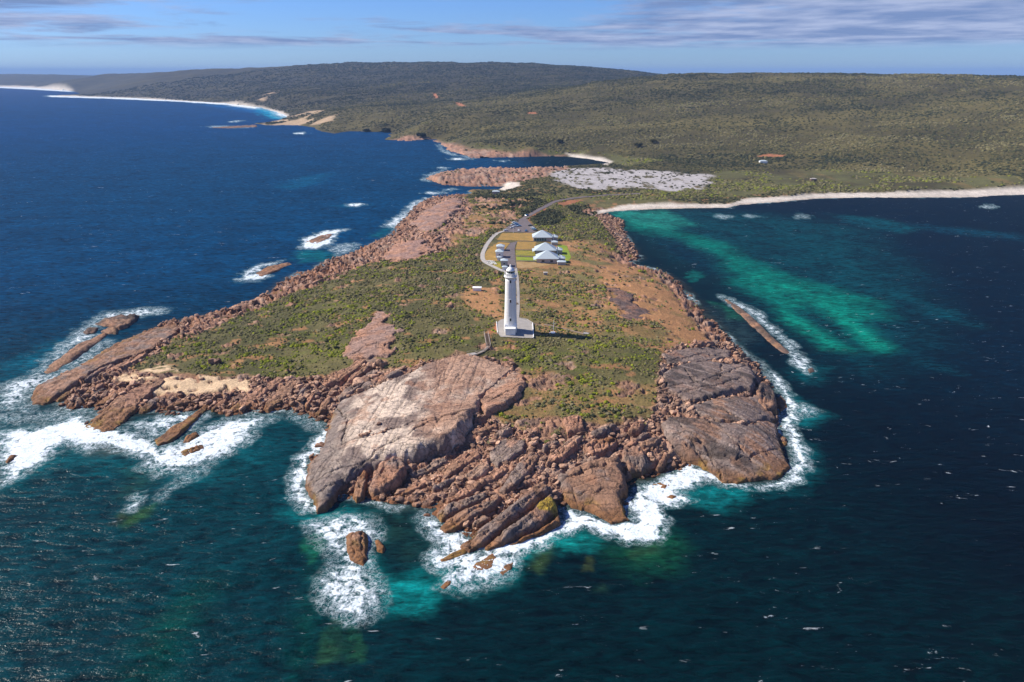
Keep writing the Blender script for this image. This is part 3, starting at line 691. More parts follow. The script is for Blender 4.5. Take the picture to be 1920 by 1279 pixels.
add_ribs('rock_front', 40, 41, (7, 18), (2.4, 5), (1.0, 2.4), 'front', (PINK, BROWN, GREY, (0.40,0.27,0.20)))
add_ribs('rock_left', 18, 66, (22, 42), (4, 8), (1.2, 2.6), 'left', (BROWN, PINK, GREY))
add_ribs('rock_left', 40, 68, (9, 24), (2.4, 5.5), (.9, 2.2), 'left', (BROWN, PINK, DARK, GREY))
add_ribs('rock_west', 16, 60, (8, 26), (3, 7), (.8, 1.9), 'west', (PINK, BROWN, (0.32,0.2,0.16)))
add_ribs('rock_east', 14, 115, (8, 22), (3, 6), (.8, 1.8), 'east', (BROWN, DARK, GREY))
for o_ in OUT:
    if 'w' in o_: continue
    P_ = np.array(o_['pts'], float)
    w_ = at_z(P_[:, 0], P_[:, 1], P_[:, 2]) if o_.get('sea') else ray_hit(P_[:, 0], P_[:, 1], P_[:, 2])
    o_['w'] = w_; o_['T'] = P_[:, 2]
    o_['cw'] = [ray_hit([q[0] for q in c_], [q[1] for q in c_], 1.5) for c_ in o_.get('crack', [])]
    if 'lichen' in o_:
        q = ray_hit(o_['lichen'][0], o_['lichen'][1], 4.5)[0]; o_['lw'] = (q[0], q[1], o_['lichen'][2])

def slab_mask(x, y, soft=1.0, hard=False):
    m = np.zeros(np.shape(x))
    for o_ in OUT:
        if o_.get('sea') or (hard and o_.get('thin')): continue
        d = sdist_box(o_['w'], x, y, 3.0)
        m = np.maximum(m, sstep(-soft * 0.3, soft, d))
    return m
def polar_grid(radii, angs):
    R, A = np.meshgrid(radii, angs, indexing='ij')
    x = (R * np.sin(A)).ravel(); y = (R * np.cos(A)).ravel()
    nr, na = len(radii), len(angs)
    i = (np.arange(nr - 1)[:, None] * na + np.arange(na - 1)).ravel()
    f = np.stack([i, i + 1, i + na + 1, i + na], 1)[:, ::-1]
    return x, y, f

def radial_steps(r0, r1, d0, k, cap):
    r = [r0]
    while r[-1] < r1:
        q = r[-1]
        r.append(q + max(d0, min(q * q * k, q * cap)))
    return np.array(r)

radii = radial_steps(150, 15000, 0.5, 1 / 100000.0, 0.0066)
angs = np.radians(np.arange(-44, 44.01, 0.115))
gx, gy, gf = polar_grid(radii, angs)
gsd_c = land_sd(gx, gy)
keep_v = gsd_c > -9
kf = keep_v[gf].all(1)
used = np.zeros(len(gx), bool); used[gf[kf].ravel()] = True
ridx = np.cumsum(used) - 1
gx, gy, gf = gx[used], gy[used], ridx[gf[kf]]
gh, gsd, grock, gcol, gsand, glime = terrain(gx, gy)
gv = np.stack([gx, gy, gh], 1)
gr = np.hypot(gx, gy)
fr = gr[gf].mean(1); fs = gsand[gf].mean(1); fl = glime[gf].mean(1); frk = grock[gf].mean(1)

# ground material: colour of each place from the mesh, grain and relief procedural
m_ground, nt, b = new_mat('ground'); g = NT(nt)
base = g.attr('col'); rk = g.attr('rock', 'Fac')
P = g.pos()
fine = g.noise(P, 0.9, 5.0, 0.62)
spk = g.noise(P, 3.2, 3.0, 0.6)
coarse = g.noise(P, 0.11, 4.0, 0.6)
k1 = g.rng(fine, 0.3, 0.7, 0.66, 1.3)
k2 = g.rng(spk, 0.3, 0.72, 0.8, 1.2)
k3 = g.rng(coarse, 0.3, 0.7, 0.82, 1.16)
kk = g.math('MULTIPLY', g.math('MULTIPLY', k1, k2), k3)
vm = g.n('ShaderNodeVectorMath', operation='SCALE'); nt.links.new(base, vm.inputs[0]); nt.links.new(kk, vm.inputs['Scale'])
nt.links.new(vm.outputs[0], b.inputs['Base Color'])
b.inputs['Roughness'].default_value = 0.9
b.inputs['Specular IOR Level'].default_value = 0.2
hsum = g.math('ADD', g.math('MULTIPLY', fine, 1.2), g.math('MULTIPLY', spk, 0.35))
nt.links.new(g.bump(hsum, 0.6, 1.0), b.inputs['Normal'])

gattrs = {'col': gcol, 'rock': grock}
is_beach = (fs > 0.5)
is_lime = (fl > 0.5) & ~is_beach
is_rock = (frk > 0.5) & ~is_beach & ~is_lime & (fr < 1000)
is_near = (fr < 1000) & ~is_beach & ~is_lime & ~is_rock
is_far = ~(is_beach | is_lime | is_rock | is_near)
for nm, kp in (('beach', is_beach), ('limestone_flat', is_lime), ('rocky_shore', is_rock), ('headland', is_near), ('hills', is_far)):
    o = link(nm, sub_mesh(nm, gv, gf, kp, gattrs), m_ground)
    tag(o, kind='structure')
print('terrain faces', len(gf))
# ------------------------------------------------------------------ sea
FOAM = [  # outline in the photo (on the water), strength, edge softness in metres
    ([(0,722),(50,706),(75,690),(110,655),(150,620),(175,602),(200,586),(260,579),(300,578),(315,578),(300,588),(262,594),(200,603),(165,626),(195,628),(140,652),(100,682),(78,702),(90,705),(150,672),(200,640),(215,640),(170,675),(120,705),(70,732),(50,755),(60,772),(0,762)], 0.88, 3.6),
    ([(0,770),(60,775),(110,765),(190,762),(170,792),(130,795),(60,790),(0,795)], 0.6, 3.5),
    ([(0,808),(60,802),(120,792),(145,780),(200,808),(240,812),(280,822),(300,845),(320,862),(300,872),(260,852),(200,836),(160,842),(120,832),(90,850),(50,880),(20,905),(0,915)], 1.15, 3.0),
    ([(285,850),(330,828),(390,800),(420,785),(480,778),(520,782),(482,800),(475,822),(440,850),(380,868),(340,882),(300,892),(270,872)], 1.05, 3.0),
    ([(240,795),(330,772),(390,775),(360,800),(330,812),(280,815)], 0.85, 2.5),
    ([(300,925),(340,892),(400,865),(385,890),(330,917),(310,938)], 0.62, 3.0),
    ([(235,957),(245,930),(262,923),(272,940),(255,957)], 0.85, 1.8),
    ([(625,800),(612,838),(594,850),(574,870),(574,920),(600,955),(575,957),(550,932),(545,892),(560,858),(585,828),(602,806)], 1.15, 2.0),
    ([(530,770),(575,775),(610,800),(590,820),(565,800)], 0.55, 2.5),
    ([(570,985),(600,978),(640,972),(700,978),(715,1000),(695,1050),(702,1080),(718,1110),(716,1140),(692,1166),(650,1168),(610,1150),(597,1120),(600,1090),(625,1060),(612,1030),(585,1010)], 0.9, 2.6),
    ([(655,1085),(690,1060),(700,1085),(716,1110),(714,1140),(690,1165),(660,1168),(664,1120)], 0.5, 1.6),
    ([(640,940),(700,940),(760,950),(750,962),(690,955)], 0.62, 2.0),
    ([(785,958),(830,978),(862,1000),(900,1010),(890,1035),(940,1038),(965,1030),(980,1055),(942,1090),(900,1102),(850,1106),(830,1098),(848,1072),(808,1068),(800,1050),(825,1030),(795,1000)], 1.0, 2.4),
    ([(920,1020),(985,1008),(1040,984),(1060,958),(1100,963),(1160,985),(1186,975),(1176,930),(1200,905),(1217,930),(1240,958),(1252,1000),(1236,1016),(1170,1018),(1130,1002),(1090,988),(1050,1000),(1000,1030),(960,1046),(930,1040)], 1.15, 2.0),
    ([(1195,918),(1230,895),(1290,870),(1330,885),(1370,905),(1420,910),(1470,895),(1487,870),(1480,830),(1470,780),(1462,740),(1440,700),(1455,706),(1482,750),(1494,800),(1510,840),(1514,870),(1498,898),(1460,912),(1400,917),(1340,908),(1310,902),(1270,922),(1292,934),(1250,946),(1215,942)], 1.15, 2.0),
    ([(1470,750),(1500,755),(1540,772),(1505,785),(1478,780)], 0.62, 2.5),
    ([(1360,625),(1400,655),(1440,690),(1460,720),(1440,715),(1405,672),(1375,650)], 0.55, 2.5),
    ([(1347,552),(1375,563),(1402,575),(1452,613),(1478,638),(1494,658),(1522,675),(1532,695),(1515,702),(1485,682),(1490,670),(1465,642),(1430,612),(1395,580),(1372,575)], 0.85, 1.8),
    ([(556,466),(564,449),(600,434),(655,429),(632,441),(622,456),(590,468)], 1.05, 3.0),
    ([(620,462),(650,455),(672,458),(660,470),(630,480)], 0.7, 3.0),
    ([(445,529),(460,511),(490,494),(532,487),(502,500),(480,514),(500,512),(512,520),(480,529)], 1.0, 2.6),
    ([(724,424),(758,395),(788,374),(806,370),(772,394),(752,418),(735,428)], 1.1, 4.0),
    ([(648,386.5),(668,381.5),(692,383),(670,387.5)], 1.2, 3.0),
    ([(792,336),(806,326),(828,319),(812,330),(802,342)], 0.9, 5.0),
    ([(838,299),(856,297),(876,298),(860,300)], 1.2, 5.0), ([(925,302),(940,301),(957,302),(940,304)], 1.2, 5.0), ([(818,316),(826,314),(840,315),(828,317.5)], 1.2, 5.0),
    ([(790,362),(810,359),(840,361),(815,365)], 1.0, 4.0), ([(836,356),(846,353),(852,356),(842,358)], 1.1, 4.0), ([(552,250),(562,248),(576,249),(566,252)], 1.2, 7.0),
    ([(820,270),(832,283),(870,293),(890,299),(866,294),(828,286)], 0.9, 5.0),
    ([(500,192),(530,206),(545,216),(535,222),(525,218),(512,208),(480,200),(420,193),(330,187),(200,181),(90,179),(90,182),(200,185),(330,190.5),(420,196.5),(480,205)], 1.3, 18.0),
    ([(-300,160),(0,162),(60,164),(135,170),(135,172.5),(60,168),(0,165),(-300,163.5)], 1.3, 25.0),
    ([(430,228),(445,226),(452,228),(440,230)], 1.2, 8.0), ([(380,238),(400,236),(480,237),(470,239.5),(400,240)], 0.7, 6.0),
    ([(1334,404),(1350,402),(1372,406),(1362,411),(1342,408)], 0.7, 3.0), ([(1392,404),(1408,402),(1428,407),(1405,409)], 0.7, 3.0), ([(1492,405),(1504,400),(1518,409),(1500,411)], 0.55, 3.0),
    ([(1835,389),(1852,383),(1860,388),(1848,391)], 1.0, 4.0),
]
def _c(r, g_, b_):
    f = lambda v: (v / 255.0 / 12.92) if v <= 10 else (((v / 255.0) + 0.055) / 1.055) ** 2.4
    return np.array((f(r), f(g_), f(b_)))
TINT = [
    ([(1150,398),(1300,394),(1450,400),(1620,430),(1720,520),(1720,640),(1620,690),(1500,620),(1350,520),(1210,440)], _c(0,64,72), 0.8, 30.0),  # sand, weed and drowned rock seen through the water, aerated water: outline, colour, strength, softness
    ([(1150,399),(1194,412),(1248,424),(1311,444),(1356,457),(1400,486),(1463,510),(1553,538),(1642,566),(1665,593),(1611,602),(1664,654),(1633,657),(1575,611),(1530,576),(1481,585),(1530,618),(1582,655),(1548,653),(1485,611),(1441,567),(1373,531),(1365,517),(1338,481),(1284,450),(1239,446),(1176,428),(1165,410)], _c(0,112,96), 0.85, 11.0),
    ([(1420,520),(1500,540),(1560,580),(1600,600),(1660,650),(1640,654),(1560,600),(1500,570)], _c(10,165,135), 0.5, 9.0),
    ([(1460,580),(1500,600),(1580,652),(1550,650),(1480,606)], _c(15,165,135), 0.6, 7.0),
    ([(1440,528),(1520,558),(1605,628),(1575,630),(1500,577),(1450,545)], _c(0,34,46), 0.75, 4.0), ([(1215,432),(1330,470),(1385,522),(1340,518),(1260,472)], _c(0,32,50), 0.6, 6.0),
    ([(1150,398),(1240,394),(1300,420),(1240,432),(1190,420)], _c(40,150,130), 0.6, 10.0),
    ([(1553,403),(1642,408),(1715,428),(1687,437),(1597,419)], _c(0,90,100), 0.6, 14.0),
    ([(1687,556),(1785,585),(1830,612),(1759,592)], _c(0,85,95), 0.55, 10.0),
    ([(1700,662),(1777,690),(1790,700),(1720,680)], _c(0,70,80), 0.5, 8.0),
    ([(1700,420),(1800,428),(1900,440),(1920,450),(1800,440)], _c(0,75,95), 0.5, 14.0),
    ([(1285,512),(1305,508),(1312,520),(1296,526)], _c(10,140,125), 0.7, 4.0),
    ([(1300,585),(1340,570),(1400,600),(1430,640),(1400,650),(1350,620)], _c(40,60,62), 0.6, 5.0),
    ([(1340,568),(1370,575),(1395,600),(1370,600)], _c(20,110,80), 0.5, 4.0),
    ([(700,1050),(720,1092),(759,1080),(799,1072),(835,1090),(822,1128),(784,1148),(740,1145),(716,1115)], _c(8,128,126), 0.95, 4.5),
    ([(540,958),(600,960),(643,966),(690,972),(650,985),(590,985),(557,986)], _c(10,125,125), 0.85, 4.0),
    ([(690,945),(760,955),(800,990),(830,1020),(800,1060),(760,1050),(720,1020),(700,980)], _c(22,52,45), 0.75, 5.0),
    ([(1270,905),(1330,912),(1400,918),(1395,938),(1361,958),(1326,952),(1290,940),(1240,940)], _c(8,120,122), 0.9, 4.5),
    ([(1395,918),(1480,905),(1520,900),(1500,920),(1430,930)], _c(0,80,85), 0.7, 5.0),
    ([(975,1000),(1040,978),(1060,990),(1123,1010),(1100,1034),(1032,1022),(990,1042)], _c(15,135,130), 0.9, 3.5),
    ([(820,1050),(880,1080),(960,1050),(1000,1040),(960,1090),(880,1110),(830,1110)], _c(15,120,118), 0.8, 4.0),
    ([(1480,700),(1500,690),(1560,690),(1540,712),(1500,720)], _c(0,90,95), 0.6, 6.0),
    ([(1465,735),(1520,765),(1556,780),(1520,800),(1490,790)], _c(8,120,125), 0.75, 5.0),
    ([(1490,830),(1530,840),(1530,880),(1500,905)], _c(5,95,100), 0.7, 5.0),
    ([(0,680),(60,660),(110,640),(130,640),(80,690),(0,720)], _c(0,95,115), 0.6, 7.0),
    ([(0,790),(120,800),(180,840),(260,862),(320,885),(420,872),(480,830),(500,870),(380,905),(250,890),(120,870),(40,915),(0,925)], _c(4,92,98), 0.6, 7.0),
    ([(440,800),(520,785),(600,810),(585,850),(550,900),(560,970),(480,900)], _c(2,70,78), 0.5, 9.0),
    ([(550,470),(600,470),(640,480),(610,492),(560,492)], _c(10,110,110), 0.6, 6.0), ([(690,440),(730,425),(745,425),(720,445)], _c(10,100,105), 0.6, 6.0),
    ([(520,352),(560,332),(620,325),(600,345),(550,355)], _c(0,92,125), 0.55, 14.0), ([(620,386),(660,385),(690,384),(650,390)], _c(0,100,135), 0.6, 8.0),
    ([(470,200),(530,210),(535,224),(510,222),(490,212)], _c(20,170,205), 0.9, 25.0), ([(380,196),(470,200),(500,212),(470,210)], _c(5,110,180), 0.6, 40.0),
    ([(594,1252),(600,1200),(618,1165),(642,1162),(641,1200),(640,1240),(620,1247)], _c(34,70,46), 0.9, 1.0),
    ([(644,1247),(643,1200),(652,1162),(676,1178),(686,1215),(684,1242)], _c(28,76,50), 0.9, 1.0),
    ([(1130,1025),(1180,1015),(1255,992),(1290,1030),(1272,1075),(1200,1078),(1130,1050)], _c(18,80,52), 0.75, 5.0),
    ([(1170,1015),(1240,1010),(1235,1040),(1190,1050)], _c(45,70,42), 0.7, 2.5),
    ([(1000,1066),(1010,1032),(1036,1020),(1032,1050),(1016,1072)], _c(48,70,40), 0.9, 1.5), ([(1090,1072),(1095,1044),(1107,1044),(1110,1070)], _c(62,72,35), 0.9, 0.8),
    ([(1117,1100),(1130,1088),(1135,1105)], _c(30,55,35), 0.7, 1.5),
    ([(570,1012),(600,1006),(604,1030),(586,1052),(574,1036)], _c(30,112,75), 0.9, 2.0),
    ([(222,968),(262,955),(297,945),(275,972),(240,990)], _c(48,82,36), 0.85, 2.2), ([(205,985),(230,965),(240,968),(215,985)], _c(60,55,30), 0.8, 1.5),
    ([(150,830),(220,825),(270,850),(200,855)], _c(70,62,45), 0.7, 4.0), ([(240,880),(290,872),(310,880),(250,930),(225,930)], _c(30,62,48), 0.7, 5.0),
    ([(220,1290),(300,1160),(370,1095),(395,1115),(335,1200),(300,1290)], _c(0,66,48), 0.6, 9.0),
    ([(560,1150),(600,1060),(600,1160),(570,1250),(540,1279)], _c(4,62,45), 0.5, 6.0),
    ([(620,1160),(680,1170),(690,1279),(640,1279)], _c(0,14,16), 0.25, 5.0),
    ([(1860,1160),(1920,1140),(1920,1279),(1850,1279)], _c(0,34,34), 0.5, 14.0),
]
sr = radial_steps(105, 42000, 0.5, 1 / 95000.0, 0.02)
sa = np.concatenate([np.radians(np.arange(-75, -44, 1.5)), np.radians(np.arange(-44, 44.01, 0.15)), np.radians(np.arange(45.5, 76, 1.5))])
sx, sy, sf = polar_grid(sr, sa)
ssd = land_sd(sx, sy)
kf = (ssd < 7)[sf].any(1)
used = np.zeros(len(sx), bool); used[sf[kf].ravel()] = True
ridx = np.cumsum(used) - 1
sx, sy, sf, ssd = sx[used], sy[used], ridx[sf[kf]], ssd[used]
rr = np.hypot(sx, sy)
n_a = fbm(sx / 5.0, sy / 5.0, 4, 301); n_b = fbm(sx / 5.0 + 40, sy / 5.0, 4, 303); n_c = fbm(sx / 28.0, sy / 28.0, 4, 305); n_e = fbm(sx / 28.0 + 9, sy / 28.0, 4, 307)
kw = np.clip(rr / 300.0, 1, 6)
qx = sx + (n_a * 2.6 + n_c * 2.5) * kw; qy = sy + (n_b * 2.6 + n_e * 2.5) * kw
foam = np.zeros(len(sx))
for pts, s, soft in FOAM:
    d = sdist_box(spoly(pts), qx, qy, soft * 2.7)
    foam = np.maximum(foam, s * sstep(-2.6, 2.2, d / soft))
shore = sstep(-3.6, -0.3, ssd + n_a * 2.2) * sstep(-0.35, 0.35, n_c) * sstep(1300, 900, rr)
foam = np.maximum(foam, shore * 0.62)
# water colour by area, with view-angle darkening and some sky reflection painted in: blue in the west, green-black off the point, deep blue in the eastern bay
w_w = sstep(300, 680, sy - 0.25 * sx); w_e = sstep(40, 330, sx) * sstep(200, 420, sy + 0.2 * sx)
col_s = np.broadcast_to(_c(0, 32, 35), (len(sx), 3))
col_s = lerp(col_s, _c(0, 56, 62), sstep(30, -130, sx + n_c * 25) * sstep(620, 250, sy))
col_s = lerp(col_s, _c(0, 13, 19), sstep(60, 190, sx + n_c * 25) * sstep(520, 230, sy))
col_s = lerp(col_s, _c(0, 66, 106), w_w * sstep(80, -60, sx))
col_s = lerp(col_s, _c(0, 26, 42), w_e)
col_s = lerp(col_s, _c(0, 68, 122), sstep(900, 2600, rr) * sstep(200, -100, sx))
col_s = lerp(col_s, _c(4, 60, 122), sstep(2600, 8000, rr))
col_s = col_s * (1 + 0.22 * n_c + 0.16 * fbm(sx / 90.0, sy / 30.0, 4, 311))[:, None]
col_s = col_s * 0.50
for pts, c_, s, soft in TINT:
    kq = 1.0 if soft > 1.5 else 0.55
    d = sdist_box(spoly(pts), sx + (qx - sx) * kq, sy + (qy - sy) * kq, soft * 2.5)
    t = s * sstep(-1.3, 1.3, d / soft)
    if soft > 7: t = t * (0.55 + 0.45 * sstep(-0.45, 0.3, fbm(sx / 16.0, sy / 16.0, 4, 313) + n_a * 0.3))
    else: t = t * (0.5 + 0.5 * sstep(-0.4, 0.35, n_a + 0.6 * n_c + 0.4 * fbm(sx / 2.2, sy / 2.2, 2, 317)))
    col_s = lerp(col_s, c_ * 0.66, t)
shallow = sstep(-7, 0, ssd + n_a * 2) * sstep(900, 500, rr)
col_s = lerp(col_s, _c(52, 50, 40), shallow * 0.45)
# swell
dA = (sx * 0.33 - sy * 0.94); dB = (sx * 0.94 + sy * 0.33)
amp = sstep(2500, 300, rr)
hz = amp * (0.34 * fbm(dA / 7.0, dB / 26.0, 3, 321) + 0.22 * fbm(dA / 2.6, dB / 8.0, 3, 323) + 0.3 * np.sin(dA / 6.0 + 2.5 * n_c))
hz = hz * (0.5 + 0.5 * sstep(120, -120, sx)) + foam * (0.25 + 0.35 * n_a)
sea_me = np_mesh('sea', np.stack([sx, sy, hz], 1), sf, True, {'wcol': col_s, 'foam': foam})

m_sea, nt, b = new_mat('sea_water'); g = NT(nt)
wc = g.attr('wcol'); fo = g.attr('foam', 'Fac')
P = g.pos()
Pw = g.pos(rot=(0, 0, math.radians(-19)), scale=(0.35, 1.0, 1.0))
rip = g.noise(Pw, 0.42, 4.0, 0.6, 0.4)
rip2 = g.noise(Pw, 0.11, 3.0, 0.55, 0.3)
chop = g.noise(P, 1.1, 3.0, 0.6)
# broken foam: webs and streaks
web = g.n('ShaderNodeTexVoronoi', feature='DISTANCE_TO_EDGE'); 
wv = g.n('ShaderNodeVectorMath', operation='ADD'); nz = g.noise(P, 0.5, 3.0, 0.6, 0.0, 'Color')
sc_ = g.n('ShaderNodeVectorMath', operation='SCALE'); nt.links.new(nz, sc_.inputs[0]); sc_.inputs['Scale'].default_value = 3.5
nt.links.new(P, wv.inputs[0]); nt.links.new(sc_.outputs[0], wv.inputs[1]); nt.links.new(wv.outputs[0], web.inputs['Vector'])
web.inputs['Scale'].default_value = 0.42
webk = g.rng(web.outputs['Distance'], 0.0, 0.22, 1.0, 0.0, True)
fn = g.noise(P, 0.32, 6.0, 0.68, 0.6)
fn2 = g.noise(P, 1.3, 4.0, 0.65)
fw = g.noise(P, 0.12, 3.0, 0.6, 0.0, 'Color'); fs2 = g.n('ShaderNodeVectorMath', operation='SCALE'); nt.links.new(fw, fs2.inputs[0]); fs2.inputs['Scale'].default_value = 7.0
fv = g.n('ShaderNodeVectorMath', operation='ADD'); nt.links.new(P, fv.inputs[0]); nt.links.new(fs2.outputs[0], fv.inputs[1])
fr1 = g.noise(fv.outputs[0], 0.36, 4.0, 0.6); fr2 = g.noise(fv.outputs[0], 0.95, 3.0, 0.6)
def filament(n_, w_): return g.rng(g.math('ABSOLUTE', g.math('SUBTRACT', n_, 0.5)), 0.0, w_, 1.0, 0.0, True)
lace = g.math('MAXIMUM', filament(fr1, 0.05), g.math('MULTIPLY', filament(fr2, 0.06), 0.8))
core = g.rng(g.math('ADD', fo, g.math('ADD', g.math('MULTIPLY', g.math('SUBTRACT', fn, 0.5), 1.9), g.math('MULTIPLY', g.math('SUBTRACT', fn2, 0.5), 0.7))), 0.62, 1.05, 0.0, 1.0, True)
trail = g.math('MULTIPLY', lace, g.math('MULTIPLY', g.rng(fo, 0.16, 0.62, 0.0, 0.95), g.rng(fn, 0.35, 0.6)))
foamk = g.math('MULTIPLY', g.math('MAXIMUM', core, trail), g.rng(fo, 0.03, 0.2, 0.0, 1.0))
milky = g.math('MULTIPLY', g.rng(fo, 0.05, 0.9, 0.0, 0.6), g.rng(fn, 0.3, 0.65))
# whitecaps
wcn = g.noise(Pw, 0.30, 5.0, 0.72, 1.0)
wcg = g.noise(P, 0.018, 2.0, 0.5)
cap = g.math('MULTIPLY', g.rng(wcn, 0.645, 0.705, 0.0, 0.7, True), g.rng(wcg, 0.38, 0.6))
foam_all = g.math('MAXIMUM', foamk, cap)
rip3 = g.noise(Pw, 1.5, 3.0, 0.6, 0.4)
tone = g.math('MULTIPLY', g.rng(rip3, 0.3, 0.7, 0.7, 1.35), g.math('MULTIPLY', g.rng(rip, 0.3, 0.72, 0.35, 1.95), g.rng(rip2, 0.3, 0.7, 0.75, 1.25)))  # light and dark of the waves painted into the water's base colour
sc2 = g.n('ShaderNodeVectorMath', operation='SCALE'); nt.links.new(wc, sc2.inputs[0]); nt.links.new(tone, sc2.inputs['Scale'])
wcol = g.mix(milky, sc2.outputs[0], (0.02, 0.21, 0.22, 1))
fcol = g.mix(g.rng(fn2, 0.3, 0.7), (0.50, 0.60, 0.65, 1), (0.82, 0.85, 0.87, 1))
wfinal = g.mix(foam_all, wcol, fcol)
hh = g.math('ADD', g.math('MULTIPLY', rip, 0.9), g.math('ADD', g.math('MULTIPLY', chop, 0.25), g.math('MULTIPLY', foam_all, 0.3)))
nrm = g.bump(hh, 0.8, 1.0)
nt.nodes.remove(b)
dif = g.n('ShaderNodeBsdfDiffuse'); nt.links.new(wfinal, dif.inputs['Color']); nt.links.new(nrm, dif.inputs['Normal'])
glo = g.n('ShaderNodeBsdfGlossy'); glo.inputs['Roughness'].default_value = 0.25; nt.links.new(nrm, glo.inputs['Normal'])
# a wind-roughened sea never reaches the full mirror of flat water
lw = g.n('ShaderNodeLayerWeight'); lw.inputs['Blend'].default_value = 0.5; nt.links.new(nrm, lw.inputs['Normal'])
fz_ = g.math('MULTIPLY', g.rng(lw.outputs['Facing'], 0.3, 1.0, 0.014, 0.075), g.math('SUBTRACT', 1.0, foam_all))
mx = g.n('ShaderNodeMixShader'); nt.links.new(fz_, mx.inputs[0]); nt.links.new(dif.outputs[0], mx.inputs[1]); nt.links.new(glo.outputs[0], mx.inputs[2])
nt.links.new(mx.outputs[0], [n for n in nt.nodes if n.type == 'OUTPUT_MATERIAL'][0].inputs['Surface'])
tag(link('sea', sea_me, m_sea), kind='structure')
print('sea faces', len(sf))
# ------------------------------------------------------------------ granite
def granite_mat(name, attr=True, col=None):
    m, nt, b = new_mat(name); g = NT(nt)
    P = g.pos()
    if attr: base = g.attr('col')
    else:
        oi = g.n('ShaderNodeObjectInfo')
        base = g.mix(g.rng(oi.outputs['Random'], 0, 1), (0.17, 0.095, 0.066, 1), (0.62, 0.375, 0.25, 1))
        sepz = g.n('ShaderNodeSeparateXYZ'); nt.links.new(P, sepz.inputs[0])
        base = g.mix(g.rng(sepz.outputs[2], 0.5, 1.9, 0.8, 0.0), base, (0.15, 0.058, 0.022, 1))
    fine = g.noise(P, 0.8, 6.0, 0.65); spk = g.noise(P, 3.5, 3.0, 0.6)
    Pv = g.pos(scale=(1, 1, 0.2)); st = g.noise(Pv, 0.32, 5.0, 0.65, 0.6)
    kk = g.math('MULTIPLY', g.math('MULTIPLY', g.rng(fine, 0.3, 0.7, 0.72, 1.26), g.rng(spk, 0.3, 0.7, 0.88, 1.12)), g.rng(st, 0.3, 0.66, 0.74, 1.16))
    vm = g.n('ShaderNodeVectorMath', operation='SCALE'); nt.links.new(base, vm.inputs[0]); nt.links.new(kk, vm.inputs['Scale'])
    nt.links.new(vm.outputs[0], b.inputs['Base Color'])
    b.inputs['Roughness'].default_value = 0.82; b.inputs['Specular IOR Level'].default_value = 0.25
    ck = g.n('ShaderNodeTexVoronoi', feature='DISTANCE_TO_EDGE'); ck.inputs['Scale'].default_value = 0.21
    wv = g.n('ShaderNodeVectorMath', operation='ADD'); sc_ = g.n('ShaderNodeVectorMath', operation='SCALE'); sc_.inputs['Scale'].default_value = 5.0
    Pc = g.pos(rot=(0, 0, math.radians(-41)), scale=(0.55, 1.25, 1.0))
    nt.links.new(g.noise(P, 0.22, 4.0, 0.6, 0.0, 'Color'), sc_.inputs[0]); nt.links.new(Pc, wv.inputs[0]); nt.links.new(sc_.outputs[0], wv.inputs[1]); nt.links.new(wv.outputs[0], ck.inputs['Vector'])
    ckk = g.rng(ck.outputs['Distance'], 0.0, 0.035, 0.0, 1.0)
    lich = g.rng(g.noise(P, 0.45, 6.0, 0.7, 0.8), 0.57, 0.70, 0.0, 0.42, True)
    c2 = g.mix(lich, vm.outputs[0], (0.075, 0.062, 0.055, 1))
    c3 = g.mix(g.math('MULTIPLY', g.math('SUBTRACT', 1.0, ckk), 0.55), c2, (0.05, 0.035, 0.028, 1))
    nt.links.new(c3, b.inputs['Base Color'])
    hs = g.math('ADD', g.math('ADD', g.math('MULTIPLY', fine, 1.3), g.math('MULTIPLY', spk, 0.4)), g.math('MULTIPLY', ckk, 0.5))
    nt.links.new(g.bump(hs, 0.85, 0.8), b.inputs['Normal'])
    return m
m_gran = granite_mat('granite'); m_bould = granite_mat('boulder_granite', False)

